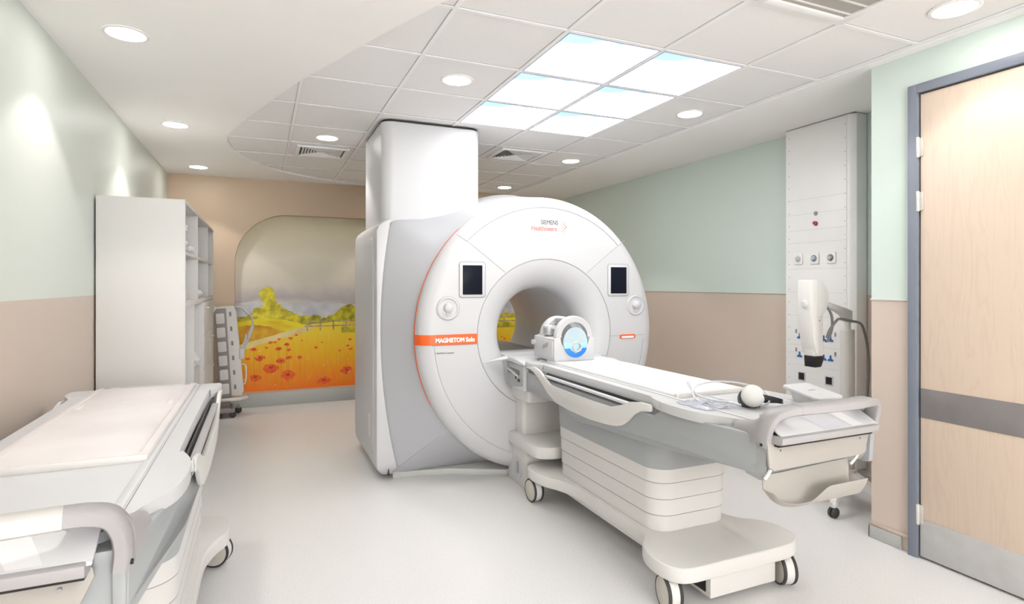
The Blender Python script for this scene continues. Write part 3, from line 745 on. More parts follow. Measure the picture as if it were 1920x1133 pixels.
# ------------------------------------------------------------------ patient table (local: x across, y from foot end to head end)
FY = 1.585
def zy(u, v, x=1.71):       # traced side outline, as distance along the table and height
    k = (u - 960) / 1080; dx, dy = math.sin(YAW) + math.cos(YAW) * k, math.cos(YAW) - math.sin(YAW) * k
    t_ = x / dx; return (dy * t_ - FY, CAMH + (532 - v) / 1080 * t_)
def make_table(loc, label, vinyl, tubs=False):
    T = empty('patient_table', loc, label, 'examination table', 'wheeled patient tables')
    edge = [(.18, .06), (.225, .09), (.252, .15), (.276, .225), (.307, .295), (.336, .365), (.350, .46), (.350, .57), (.335, .66), (.31, .74), (.298, .82), (.298, 1.85), (.305, 1.93), (.33, 1.99), (.345, 2.04), (.345, 2.12), (.33, 2.15)]
    ed = catmull([(x, y, 0) for x, y in edge], 3)
    outline = [(p.x, p.y) for p in ed]; outline = outline + [(-x, y) for x, y in outline[::-1]]
    b = MB(); t = bmesh.new()
    b.prism(outline, 'z', .902, .945, .010, 3, lim=.9); b.build('table_top', WHITE, T, ang=.5)
    b = MB()
    for s_ in (-1, 1): jw = .0009 if tubs else .0004; b.box(s_ * .2415 - jw, s_ * .2415 + jw, .12, 2.14, .944, .9456)
    b.build('top_joint', DGREY if tubs else BEIGE, T)
    # raised side rails of the lying surface
    for s_ in (-1, 1):
        b = MB(); b.prism([(.236 * s_, .944), (.236 * s_, .948), (.229 * s_, .951), (.214 * s_, .948), (.208 * s_, .944)], 'y', .10, 2.13, .001); b.build('edge_rail', WHITE, T)
    b = MB(); b.prism(rrect(-.222, .222, .66, 2.05, .02), 'z', .944, .964, .006)
    mt = b.build('mattress', vinyl, T)
    b = MB(); b.prism(rrect(-.222, .222, .646, .668, .008), 'z', .944, .966, .004); b.build('mattress_edge', CREAM, mt)
    b = MB()
    for s_ in (-1, 1): b.tube([(s_ * .195, .70, .9645), (s_ * .195, 2.0, .9645)], .003, 6); b.prism(rrect(s_ * .17 - .012, s_ * .17 + .012, 1.52, 1.62, .006), 'z', .963, .968, .001)
    b.prism(rrect(-.05, .03, 1.60, 1.63, .01), 'z', .963, .9665, .001)
    b.build('mattress_welt', vinyl, mt)
    b = MB(); b.prism(rrect(-.225, .225, 2.06, 2.14, .01), 'z', .944, .955, .003); hp = b.build('head_plate', WHITE, T)
    b = MB(); b.prism(rrect(-.13, .12, 2.085, 2.108, .009), 'z', .953, .9565, .001); b.build('grip_slot', SEAM, hp)
    b = MB()
    for s_ in (-1, 1): b.box(s_ * .18 - .014, s_ * .18 + .014, 2.09, 2.11, .954, .959, .002)
    for xx in (.185, -.185): b.box(xx - .012, xx + .012, .06, .075, .944, .948, .001)
    b.build('clip', SEAM, T)
    # hull
    hull = [(.03, .925), (.03, .89), (.03, .80), (.05, .765), (.75, .705), (1.30, .675), (1.48, .655), (1.62, .735), (1.75, .752), (2.13, .735), (2.13, .915), (1.9, .915), (.2, .915)]
    rg = []
    b = MB(); b.prism(hull, 'x', -.305, .305, .008, 2)
    for v in b.bm.verts:
        if v.co.y < .5 and v.co.x > 0: v.co.x -= .045 * (.5 - v.co.y) / .5
    b.build('hull', GREY, T)
    for s_ in (-1, 1):
        hz = [(.03, .925), (.02, .80), (.045, .768), (.56, .752), (.96, .728), (1.5, .69), (1.62, .735), (2.12, .735), (2.12, .88), (1.9, .86), (.70, .86), (.62, .905), (.3, .91)]
        b = MB(); b.prism(hz, 'x', s_ * .300, s_ * .334, .008, 2)
        for v in b.bm.verts:
            if v.co.y < .5: v.co.x -= s_ * (.5 - v.co.y) / .5 * (.050 if s_ > 0 else .008)
        b.build('hull_cheek', GREY, T)
        # white swooping side guard
        outer_ = [zy(920 + X_ / 3.776, 560 + Y_ / 3.776) for X_, Y_ in ((250, 482), (300, 520), (335, 562), (372, 620), (405, 675), (460, 740), (560, 795), (700, 858), (820, 893), (890, 905), (930, 898), (965, 875), (1010, 825), (1060, 800), (1130, 803))]
        inner_ = [zy(920 + X_ / 3.776, 560 + Y_ / 3.776) for X_, Y_ in ((1130, 755), (1060, 735), (975, 733), (945, 748), (850, 766), (720, 725), (600, 680), (480, 635), (425, 612), (395, 575), (370, 545), (345, 512), (310, 485))]
        b = MB(); b.prism(outer_ + inner_, 'x', s_ * .335, s_ * .352, .004, 2, lim=.7); b.build('side_guard', CREAM, T, ang=.5)
        b = MB(); b.prism([(.83, .875), (1.82, .878), (1.88, .885), (1.82, .893), (.83, .890)], 'x', s_ * .318, s_ * .346, .003); b.build('side_rail', HANDLE if tubs else WHITE, T)
        b = MB(); b.box(s_ * .3075 - .004, s_ * .3075 + .004, .80, 1.86, .86, .902, .001); b.build('rail_slot', BLACK, T)
        b = MB(); b.tube([(s_ * .352, .58, .905), (s_ * .356, .61, .92), (s_ * .352, .615, .944)], .0018, 6); b.build('rim_joint', SEAM, T)
    # foot-end loop handle
    hs = []
    half = [(.318, .040, .885), (.323, .034, .93), (.318, .022, .972), (.298, .010, 1.003), (.262, -.004, 1.018), (.21, -.018, 1.024)]
    full = half + [(.1, -.036, 1.027), (0, -.042, 1.028), (-.1, -.036, 1.027)] + [(-x, y, z) for x, y, z in half[::-1]]
    sect = [(-.034, -.011), (-.028, -.016), (.028, -.016), (.034, -.011), (.034, .011), (.028, .016), (-.028, .016), (-.034, .011)]
    full = [(x - .048 * max(0, x) / .32, y, z) for x, y, z in full]
    P = catmull(full, 4)
    b = MB(); b.sweep(P, sect, up=(0, 1, 0)); hd = b.build('foot_handle', HANDLE, T, ang=.8)
    b = MB(); sec2 = [(a * 1.02, c * 1.06) for a, c in sect]; b.sweep([p for p in P if -.215 < p.x < .18], sec2, up=(0, 1, 0)); b.build('handle_sleeve', PALEGREY if tubs else HANDLE, hd, ang=.8)
    for s_ in (-1, 1):
        crv = [(q.x, q.y, q.z) for q in catmull([(.338, .055, .885), (.340, .048, .93), (.335, .036, .975), (.312, .024, 1.010), (.268, .010, 1.030), (.225, -.002, 1.034)], 4)]
        inn = [(x - .026, y + .012, z - (.004 if z < .98 else .026)) for x, y, z in crv]
        nc = len(crv)
        tg = catmull([(.300, .195, .895), (.300, .205, .918), (.285, .205, .942), (.258, .165, .951), (.222, .115, .953)], 5)
        def at_(t_): q_ = t_ * (len(tg) - 1); i_ = min(int(q_), len(tg) - 2); return tg[i_].lerp(tg[i_ + 1], q_ - i_)
        T0 = [at_(i_ / (nc - 1)) for i_ in range(nc)]; T1 = [Vector((q.x - .012, q.y - .01, q.z - .018)) for q in T0]
        ring0 = crv + inn[::-1]; ring1 = T0 + T1[::-1]; b = MB(); rg = []
        for q in range(11):
            f_ = q / 10; fz = 1 - (1 - f_) ** 1.7
            rg.append([(s_ * (x + (e.x - x) * f_) - (.045 * (1 - f_) if s_ > 0 else 0), y + (e.y - y) * f_, z + (e.z - z) * fz) for (x, y, z), e in zip(ring0, ring1)])
        b.loft(rg); b.build('handle_flare', HANDLE, T, ang=.9)
        b = MB(); b.prism([(.012, .885), (.02, .76), (.05, .752), (.12, .76), (.12, .90), (.02, .90)], 'x', s_ * .300 - (.045 if s_ > 0 else 0), s_ * .327 - (.045 if s_ > 0 else 0), .006); b.build('corner_post', GREY, T)
        b = MB(); xb = s_ * .330 - (.045 if s_ > 0 else 0); b.cyl((xb, .03, .893), (xb + s_ * .008, .03, .893), .006, n=12); b.build('post_bolt', BLACK, T)
    # tilted panel inside the loop and bumper under it
    b = MB(); b.prism([(.07, .990), (-.035, .932), (-.035, .924), (.07, .980)], 'x', -.300, .232, .002); tp = b.build('slanted_panel', WHITE, T)
    n_ = Vector((0, -.058, .105)).normalized()
    b = MB()
    for x0, x1, x2, x3, mi in ((-.13, -.02, .03, -.06, 0), (.03, .10, .15, .09, 1)):
        q = [(x0, .058, 0), (x1, .058, 0), (x2, -.028, 0), (x3, -.028, 0)]
        b.face([(x, y, .932 + (y + .035) * (.058 / .105) + .0012) for x, y, _ in q], mi)
    b.build('panel_print', [mat('pale_lilac_print', (.55, .55, .60), .4, noise=(5, .02)), mat('faint_print', (.70, .69, .70), .4, noise=(5, .02))], tp)
    b = MB(); b.box(-.300, .238, .055, .075, .985, .998, .004); b.build('panel_lip', WHITE, tp)
    b = MB(); b.prism([(-.036, .934), (-.048, .930), (-.045, .905), (-.02, .900), (.03, .905), (.03, .93)], 'x', -.312, .222, .003); b.build('bumper', HANDLE, T)
    b = MB(); b.box(-.30, .215, -.02, .028, .890, .905); b.build('bumper_gap', BLACK, T)
    pan = [(-.332, .905), (-.29, .912), (-.275, .892), (.19, .892), (.20, .91), (.224, .905), (.228, .885), (.195, .815), (.17, .806), (-.31, .800), (-.332, .815)]
    b = MB(); Mp = Matrix.Translation((0, .004, .86)) @ Matrix.Rotation(math.radians(-6), 4, 'X') @ Matrix.Translation((0, 0, -.86))
    b.prism(pan, 'y', -.005, .005, .002, M=Mp, lim=.6); o = b.build('foot_panel', BEIGE, T)
    b = MB()
    for xx in (-.27, .17): b.cyl((xx, -.006, .872), (xx, .002, .872), .004, n=10)
    b.build('panel_screw', SEAM, o)
    for xx, dx in ((-.31, -.02), (.17, -.03)):
        b = MB(); b.sweep([(xx, .004, .82), (xx + dx * .2, .008, .80), (xx + dx * .6, .014, .78), (xx + dx, .02, .765)], [(-.003, -.007), (.003, -.007), (.003, .007), (-.003, .007)], up=(0, 1, 0)); b.build('tray_arm', CREAM, T)
    # curled tray
    b = MB(); rg = []
    N = 28
    for k in range(N + 1):
        f_ = k / N; x = -.330 + .470 * f_
        zt = .770 + .014 * f_
        g_ = min(1, f_ / .30); rr = .072 * math.sqrt(max(.0004, 1 - (1 - g_) ** 2))      # rounded lower left corner
        zb = .724 - rr
        lip = .052 * (3 * q_ ** 2 - 2 * q_ ** 3 if (q_ := max(0, min(1, (f_ - .34) / .22))) else 0) + .004
        ry = .034
        path = [(.034, zt), (.030, .74)] + [(-.004 + ry * math.cos(a), .724 - (.724 - zb) * math.sin(a)) for a in [PI * q / 12 for q in range(0, 9)]]
        e = path[-1]; g2 = min(1, rr / .072); path += [(e[0] - (.012 + .15 * lip) * g2, e[1] + (.006 + lip * .5) * g2), (e[0] - (.018 + .25 * lip) * g2, e[1] + (.010 + lip) * g2)]
        rg.append([(x, y, z) for y, z in path] + [(x, y - .0035, z + .003) for y, z in path[::-1]])
    b.loft(rg); b.build('curled_tray', BEIGE, T, ang=.7)
    # skirt and telescoping column cover
    ped = rrect(-.225, .275, .80, 1.90, .11, 7)
    def sh(px, g): cx_, cy_ = .02, 1.34; return [(cx_ + (x - cx_) * (1 + g / .25), cy_ + (y - cy_) * (1 + g / .54)) for x, y in px]
    b = MB(); b.loft([[(x, y, .545) for x, y in sh(ped, .004)], [(x, y, .56) for x, y in sh(ped, .008)], [(x, y, .66) for x, y in sh(ped, .012)], [(x, y, .72) for x, y in sh(ped, .012)]]); b.build('column_skirt', GREY, T, ang=.6)
    zs = [.215, .225, .30, .302, .308, .385, .387, .393, .470, .472, .478, .552]
    gs = [-.014, -.008, -.008, -.008, -.004, -.004, -.004, 0, 0, 0, .004, .004]
    b = MB(); b.loft([[(x, y, z) for x, y in sh(ped, g)] for z, g in zip(zs, gs)]); b.build('column_cover', BEIGE if False else CREAM, T, ang=.4)
    b = MB()
    for z, g in ((.304, -.0055), (.389, -.0015), (.474, .0025)): b.tube([(x, y, z) for x, y in sh(ped, g)], .0016, 6, closed=True)
    b.build('cover_joint', SEAM, T)
    # base plate, dog-bone outline
    be = [(.28, .46), (.36, .475), (.43, .53), (.455, .62), (.44, .70), (.40, .76), (.345, .80), (.31, .86), (.30, .98), (.30, 1.5), (.31, 1.64), (.345, 1.76), (.385, 1.84), (.395, 1.94), (.38, 2.04), (.34, 2.10), (.27, 2.13)]
    bl = [(.26, .46), (.33, .475), (.375, .53), (.385, .62), (.37, .70), (.335, .77), (.29, .82), (.262, .88), (.25, 1.0), (.25, 1.5), (.262, 1.62), (.30, 1.74), (.35, 1.84), (.37, 1.94), (.365, 2.04), (.33, 2.10), (.25, 2.13)]
    R_ = [(p.x, p.y) for p in catmull([(x, y, 0) for x, y in be], 3)]; L_ = [(-p.x, p.y) for p in catmull([(x, y, 0) for x, y in bl], 3)]
    b = MB(); b.prism(R_ + L_[::-1], 'z', .150, .222, .010, 3, lim=.9)
    b.build('base_plate', CREAM, T, ang=.5)
    b = MB(); b.box(-.235, .27, .80, 1.95, .125, .155, .004); b.build('base_step', CREAM, T)
    b = MB(); b.prism([(-.15, .035), (.26, .035), (.26, .155), (-.15, .155)], 'y', .50, .80, .004); bb = b.build('base_box', CREAM, T)
    b = MB(); b.box(-.156, -.148, .53, .66, .055, .13, .002); b.build('connector_recess', BLACK, bb)
    for (x, y, a) in (((-.335, .56, 40), (.355, .56, 15), (-.325, 1.99, 30), (.325, 1.99, 69)) if tubs else ((-.335, .565, -13), (.335, .52, -19), (-.335, 2.0, 3), (.33, 1.99, 20))):
        caster(T, x, y, a)
    return T
def caster(T, x, y, a):
    Mz = Matrix.Translation((x, y, 0)) @ Matrix.Rotation(math.radians(a), 4, 'Z')
    r = .078
    b = MB()
    b.cyl((-.020, 0, r), (.020, 0, r), r * .965, n=36, bev=.002); b.cyl((0, 0, r), (0, 0, .156), .028, n=20)
    for v in b.bm.verts: v.co = Mz @ v.co
    k = b.build('caster', CREAM, T, ang=.5)
    for s_ in (-1, 1):
        b = MB(); b.lathe([(.0005, s_ * .014), (.016, s_ * .014), (.020, s_ * .012), (.045, s_ * .012), (.068, s_ * .008), (.070, -s_ * .0)], (0, 0, r), 'x', 36)
        b.lathe([(.0685, s_ * .0085), (.075, s_ * .0085), (r, s_ * .004), (r, -s_ * .005), (.070, -s_ * .008)], (0, 0, r), 'x', 36, mi=1)
        for f in b.bm.verts: f.co = Mz @ Vector((f.co.x + s_ * .027, f.co.y, f.co.z))
        b.build('wheel', [WHEELHUB, RUBBER], k, ang=.9)
    return k
tr = make_table((2.06, FY, 0), 'white and grey patient table docked to the scanner, on wheeled base', VINYL)
tl = make_table((-.55, 1.455, 0), 'undocked white patient table with pinkish mattress, in the left foreground', VINYLP, True)
# ------------------------------------------------------------------ head coil on the docked table
hc = empty('head_coil', (2.0, 3.68, .964), 'white head coil with blue round cushion on docked table at the bore', 'medical coil')
b = MB()
sh_ = [(-.16, 0), (.15, 0), (.155, .05), (.155, .155), (.12, .165)] + [(.115 * math.cos(a), .165 - .115 * math.sin(a) * .95) for a in [PI * k / 14 for k in range(0, 15)]] + [(-.125, .165), (-.165, .155), (-.165, .03)]
b.prism(sh_, 'y', -.18, .14, .008, 2, lim=.6); b.build('lower_shell', WHITE, hc, ang=.5)
b = MB(); b.box(-.172, -.163, -.16, .10, .02, .14, .006); b.prism([(-.10, .10), (-.02, .075), (-.02, .10), (-.10, .128)], 'x', -.176, -.170, .001, mi=1); b.prism(rrect(.105, .165, .09, .125, .012), 'x', -.178, -.155, .004)
b.build('side_connector', [WHITE, SEAM], hc)
def arch(y0, y1, ro, ri, zb, a0=0, a1=180, n=26, sx=1.0):
    b = MB(); rg = []
    for k in range(n + 1):
        a = math.radians(a0 + (a1 - a0) * k / n); c_, s__ = math.cos(a), math.sin(a)
        rg.append([(ro * c_ * sx, y0 + .012, zb + ro * s__), (ro * c_ * sx * 1.0, y1 - .012, zb + ro * s__), ((ro - .006) * c_ * sx, y1, zb + (ro - .006) * s__), (ri * c_ * sx, y1, zb + ri * s__), (ri * c_ * sx, y0, zb + ri * s__), ((ro - .006) * c_ * sx, y0, zb + (ro - .006) * s__)])
    b.loft(rg); return b
arch(-.17, -.12, .148, .105, .162).build('front_arch', WHITE, hc, ang=.5)
b = arch(.02, .11, .140, .100, .158); b.build('rear_arch', WHITE, hc, ang=.5)
b = MB()
for a in (62, 108, 150):
    ca_, sa_ = math.cos(math.radians(a)), math.sin(math.radians(a))
    b.sweep([(.128 * ca_, -.14, .162 + .128 * sa_), (.130 * ca_, -.03, .162 + .130 * sa_), (.122 * ca_, .06, .16 + .122 * sa_)], [(-.014, -.009), (.014, -.009), (.014, .009), (-.014, .009)], up=(ca_ * .01 - sa_, 0, ca_))
b.build('spine_bar', WHITE, hc)
b = MB(); b.box(-.150, -.105, -.06, .03, .17, .24, .012); b.prism(rrect(-.04, .01, .185, .225, .006), 'x', -.153, -.148, .001, mi=1); b.build('coil_housing', [WHITE, SEAM], hc)
b = MB(); b.prism([(.095 * math.cos(a), .128 + .105 * math.sin(a)) for a in [PI * k / 20 for k in range(21)]], 'y', -.182, -.176); b.build('clear_shield', PADHAZE, hc)
b = MB(); b.prism([(.095 * math.cos(a), .128 + .105 * math.sin(a)) for a in [PI + PI * k / 20 for k in range(21)]], 'y', -.188, -.178, .003); cu = b.build('cushion_disc', PADCYAN, hc)
b = MB(); b.prism([(.0955 * math.cos(a), .128 + .106 * math.sin(a)) for a in [PI * 1.13 + PI * .74 * k / 20 for k in range(21)]] + [(.055, .088), (.03, .065), (0, .05), (-.03, .068), (-.05, .088)], 'y', -.1915, -.185, .001); b.build('cushion_pad', PADBLUE, cu)
b = MB(); b.lathe([(.024, -.192), (.026, -.200), (.038, -.200), (.042, -.192), (.042, -.186)], (.008, 0, .098), 'y', 8); b.build('cushion_hub', WHITE, cu)

# ------------------------------------------------------------------ accessories on the foot of the docked table
t = empty('headphones', (1.985, 1.90, .947), 'cream headphones with black padding lying on foot of docked table', 'headphones')
Mh = Matrix.Translation((0, 0, .008)) @ Matrix.Rotation(math.radians(60), 4, 'Z') @ Matrix.Rotation(math.radians(24), 4, 'Y')
def cup(cx_, side):
    b = MB(); b.lathe([(.0005, 0), (.030, .002), (.045, .012), (.050, .026), (.049, .036)], (0, 0, 0), 'x', 32)
    for v in b.bm.verts: v.co = Mh @ Vector((cx_ + v.co.x * side, v.co.y, v.co.z + .05))
    c_ = b.build('ear_cup', CREAM, t, ang=.8)
    b = MB(); b.lathe([(.046, .034), (.049, .042), (.047, .056), (.036, .060), (.026, .054), (.026, .04), (.0005, .038)], (0, 0, 0), 'x', 32)
    for v in b.bm.verts: v.co = Mh @ Vector((cx_ + v.co.x * side, v.co.y, v.co.z + .05))
    b.build('ear_pad', BLACK, c_, ang=.8)
cup(-.035, 1); cup(.095, -1)
b = MB(); b.sweep([tuple(Mh @ Vector(p)) for p in [(.082, -.03, .05), (.080, -.08, .05), (.06, -.12, .045), (.03, -.135, .035), (.0, -.12, .03), (-.02, -.08, .035), (-.024, -.03, .045)]], [(-.010, -.002), (.010, -.002), (.010, .002), (-.010, .002)], up=(0, 0, 1)); b.build('headband', BLACK, t)
b = MB()
b.tube([(1.86, 2.02, .952), (1.84, 2.10, .965), (1.88, 2.17, 1.0), (1.97, 2.17, 1.025), (2.06, 2.10, 1.03), (2.12, 1.99, 1.01), (2.10, 1.92, .97), (2.02, 1.90, .955)], .0045, 8, smooth=6)
tag(b.build('air_tube', TUBEM), 'clear plastic air tube arching in a loop over the headphones', 'tube')
b = MB()
b.tube([(1.90, 2.23, 1.02), (1.895, 2.20, .995), (1.885, 2.15, .975), (1.89, 2.09, .968), (1.91, 2.03, .965), (1.93, 1.97, .966), (1.94, 1.93, .962)], .0055, 8, smooth=6)
b.tube([(1.905, 2.17, .965), (1.92, 2.12, .972), (1.935, 2.05, .968), (1.95, 1.98, .965)], .004, 8, smooth=6)
tag(b.build('thin_hose', TUBEM), 'thin pale hose with upturned end lying beside the clear air tube', 'hose')
b = MB()
pts = []
for k in range(60):
    a = k / 60 * 4 * PI; pts.append((1.845 + .038 * math.cos(a) + .0006 * k, 2.0 + .055 * math.sin(a), .952 + .0002 * k + .006 * math.sin(3 * a) ** 2))
b.tube(pts, .0035, 6)
tag(b.build('coiled_lead', TUBEM), 'pale coiled lead on foot of docked table, near the left rim', 'cable')
b = MB(); N = 14; rg = []
for i in range(N + 1):
    row = []
    for j in range(N + 1):
        x = 1.835 + .085 * (i / N - .5) * 1.6; y = 2.06 + .20 * (j / N - .5); e = (1 - abs(2 * i / N - 1) ** 3) * (1 - abs(2 * j / N - 1) ** 3)
        row.append((x + .008 * math.sin(j), y + .008 * math.sin(i * 1.3), .948 + e * (.006 + .008 * random.random())))
    rg.append(row)
b.loft(rg, closed=False, caps=False)
tag(b.build('plastic_bag', BAG), 'crumpled bluish clear plastic bag on foot of docked table', 'bag')
# control pad raised on a small wedge
t = empty('control_pad', (2.345, 1.90, .945), 'flat white control pad standing on right corner of docked table by the handle', 'control pad')
b = MB(); b.prism(rrect(-.085, .085, -.10, .10, .02), 'z', .045, .060, .004, 3, M=Matrix.Translation((0, 0, .052)) @ Matrix.Rotation(math.radians(9), 4, 'X') @ Matrix.Translation((0, 0, -.052))); b.build('pad_body', WHITE, t)
b = MB(); b.loft([[(x * .9, y * .9, 0) for x, y in rrect(-.06, .06, -.07, .07, .02)], [(x, y, .046 + y * .15) for x, y in rrect(-.065, .065, -.08, .08, .02)]]); b.build('pad_wedge', CREAM, t)
b = MB(); b.box(-.02, .02, -.004, .004, .058, .0625, .001); b.build('pad_buttons', SEAM, t)

# ------------------------------------------------------------------ tall shelf unit
CX1, CY0, CY1, CH = -.48, 4.50, 6.98, 2.075
cab = empty('shelf_unit', (-.735, 4.5, 0), 'tall white open shelf unit with drawers against the green wall', 'shelf unit')
ox, oy = -.735, 4.5
def L(x): return x - ox
b = MB(); b.box(L(XL + .012), L(CX1), 0, .022, 0, CH, .001); b.build('side_panel', CABW, cab)
b = MB(); b.box(L(XL + .012), L(CX1), CY1 - oy - .022, CY1 - oy, 0, CH, .001); b.build('side_panel', CABW, cab)
b = MB(); b.box(L(XL + .012), L(CX1), .022, CY1 - oy - .022, CH - .022, CH, .001); b.build('top_panel', CABW, cab)
b = MB(); b.box(L(XL + .014), L(XL + .022), .022, CY1 - oy - .022, .08, CH - .022); b.build('back_panel', CABI, cab)
b = MB(); b.box(L(XL + .03), L(CX1 - .03), .022, CY1 - oy - .022, 0, .08, .001); b.build('kick_board', CABW, cab)
for z in (1.335, 1.70, .08):
    b = MB(); b.box(L(XL + .022), L(CX1 - .004), .022, CY1 - oy - .022, z, z + (.035 if z == 1.335 else .022), .001); b.build('shelf', CABW, cab)
for y, z0, z1 in ((.89, 1.37, CH - .022), (1.87, 1.37, CH - .022), (.60, .10, 1.335), (1.40, .10, 1.335)):
    b = MB(); b.box(L(XL + .022), L(CX1 - .004), y - .011, y + .011, z0, z1, .001); b.build('divider', CABW, cab)
dz = (1.335 - .10) / 4
for c_, (y0, y1) in enumerate(((1.411, 1.93), (1.94, 2.456))):
    for k in range(4):
        z0 = .10 + dz * k
        b = MB(); b.box(L(CX1 - .018), L(CX1), y0 + .002, y1 - .002, z0 + .003, z0 + dz - .004, .002); b.box(L(CX1 - .4), L(CX1 - .018), y0 + .02, y1 - .02, z0 + .02, z0 + dz - .05); d_ = b.build('drawer', CABW, cab)
        ym = (y0 + y1) / 2
        b = MB(); b.tube([(L(CX1), ym - .06, z0 + dz - .06), (L(CX1 + .022), ym - .055, z0 + dz - .06), (L(CX1 + .022), ym + .055, z0 + dz - .06), (L(CX1), ym + .06, z0 + dz - .06)], .004, 8); b.build('handle', SILVER, d_)
def blobcloth(name, c, s_, seed, label, cat, mt_=CLOTH, group=None, parts=3):
    rnd = random.Random(seed); b = MB()
    t_ = bmesh.new(); bmesh.ops.create_icosphere(t_, subdivisions=3, radius=1)
    for v in t_.verts:
        p = v.co; n_ = .16 * math.sin(p.x * 5 + seed) + .12 * math.sin(p.y * 7 + seed * 2) + .1 * math.sin(p.z * 9 + seed)
        v.co = Vector((c[0] + p.x * s_[0] * (1 + n_), c[1] + p.y * s_[1] * (1 + n_), c[2] + s_[2] + max(-1, min(1, p.z * (1 + n_))) * s_[2]))
    b._merge(t_, 0)
    o = b.build(name, mt_); return tag(o, label, cat, group)
blobcloth('folded_linen', (-.565, 4.72, 1.722), (.075, .13, .065), 1, 'crumpled white linen bundle at bottom of heap on upper shelf, nearest bay', 'linen')
blobcloth('folded_linen', (-.575, 4.76, 1.850), (.07, .10, .045), 4, 'crumpled white linen bundle on top of heap on upper shelf, nearest bay', 'linen')
blobcloth('folded_linen', (-.555, 5.13, 1.722), (.065, .13, .042), 9, 'flat white linen bundle near the first divider on upper shelf', 'linen')
blobcloth('plastic_pouch', (-.545, 4.78, 1.37), (.05, .09, .045), 12, 'small grey and white pouch on middle shelf, nearest bay', 'pouch', PALEGREY)
blobcloth('plastic_pouch', (-.55, 5.72, 1.37), (.06, .14, .045), 15, 'small white pouch on middle shelf, second bay from the near end', 'pouch')
blobcloth('plastic_pouch', (-.58, 6.5, 1.722), (.06, .08, .05), 5, 'dim grey pouch on upper shelf, farthest bay', 'pouch', PALEGREY)
blobcloth('crumpled_bag', (-.555, 5.52, .786), (.065, .15, .075), 21, 'crumpled white bag on stack of the tall lower bay', 'bag')
b = MB(); b.prism(rrect(-.80, -.50, 5.25, 5.75, .03), 'z', .102, .785, .01); tag(b.build('storage_bin', CABI), 'pale storage bin standing in the tall lower bay of shelf unit', 'bin')

# ------------------------------------------------------------------ coil trolley by the mural
tr_ = empty('coil_trolley', (-.33, 7.28, 0), 'taupe wheeled trolley with round white tray between shelf unit and mural', 'trolley')
b = MB(); b.box(-.11, .0, -.05, .05, .10, .42, .01); b.box(-.12, .02, -.16, .16, .06, .11, .01)
b.prism([(-.15, .36), (-.13, .44), (-.02, .38), (.02, .30), (-.02, .30)], 'y', -.06, .06, .005); b.build('trolley_frame', TAUPE, tr_)
b = MB(); b.prism([(-.05 + .20 * math.cos(2 * PI * k / 28) + .04, .14 * math.sin(2 * PI * k / 28)) for k in range(28)], 'z', .185, .215, .008); b.build('tray', CREAM, tr_)
for x, y in ((.03, -.13), (.08, .10), (-.11, -.13), (-.11, .13)):
    b = MB(); b.box(x - .016, x + .016, y - .02, y + .02, .06, .10, .004); k_ = b.build('caster', TAUPE, tr_)
    b = MB(); b.lathe([(.0005, -.014), (.022, -.014), (.028, -.012), (.036, -.010), (.038, 0), (.036, .010), (.028, .012), (.0005, .014)], (x, y, .038), 'y', 24); b.build('wheel', RUBBER, k_, ang=.8)
sp = empty('spine_coil', (-.33, 7.20, .225), 'upright white spine coil with grey windowed frame leaning on the trolley', 'medical coil')
# built upright facing the camera side, then leaned back
LE = Matrix.Rotation(math.radians(-3.5), 4, 'Y')
b = MB(); b.prism([(-.035, .02), (.12, .0), (.145, .05), (.125, .95), (.10, 1.02), (-.06, 1.02), (-.10, .96), (-.10, .03)], 'y', .012, .045, .006, M=LE); b.build('coil_body', CREAM, sp)
b = MB()
fr = [(-.105, .0), (-.105, .96), (-.075, 1.0), (.02, 1.0), (.02, .0)]
b.prism(fr, 'y', -.004, .012, .003, M=LE); fo = b.build('windowed_frame', TAUPE, sp)
for k in range(6):
    z = .04 + k * .158
    b = MB(); b.prism(rrect(-.085, .0, z, z + .115, .014), 'y', -.008, -.002, .002, M=LE); b.build('window', CREAM, fo)
for k in range(6):
    z = .08 + k * .165
    b = MB(); b.prism(rrect(.05, .072, z, z + .05, .004), 'y', .004, .014, .001, M=LE); b.build('slot', TAUPE, sp)
b = MB(); b.tube([(.12, .02, .55), (.155, .02, .62), (.165, .02, .70)] , .012, 8, smooth=4); b.box(.09, .15, .0, .04, .42, .54, .01); b.build('plug', CREAM, sp)
b = MB(); b.tube([(.05, .02, 1.01), (.11, .015, 1.005), (.17, .01, .97), (.225, .01, .89), (.235, .01, .80), (.22, .01, .72), (.17, .01, .60), (.13, .02, .50)], .010, 8, smooth=6); c_ = b.build('coil_cable', WHITE, sp)
for p0, p1 in (((.14, .012, .985), (.20, .01, .93)), ((.232, .01, .79), (.195, .01, .66))):
    b = MB(); b.tube([p0, tuple((p0[i] + p1[i]) / 2 for i in range(3)), p1], .020, 12); b.build('cable_trap', WHITE, c_)
b = MB(); b.tube([(.12, .02, .36), (.155, .02, .35), (.165, .02, .30), (.165, .02, .20), (.15, .02, .14), (.12, .02, .13)], .009, 8, smooth=4); b.build('grip', CREAM, sp)
b = MB(); b.prism([(-.10, 1.0), (-.16, 1.02), (-.17, .93), (-.10, .88)], 'y', .0, .04, .006); b.build('top_hook', CREAM, sp)

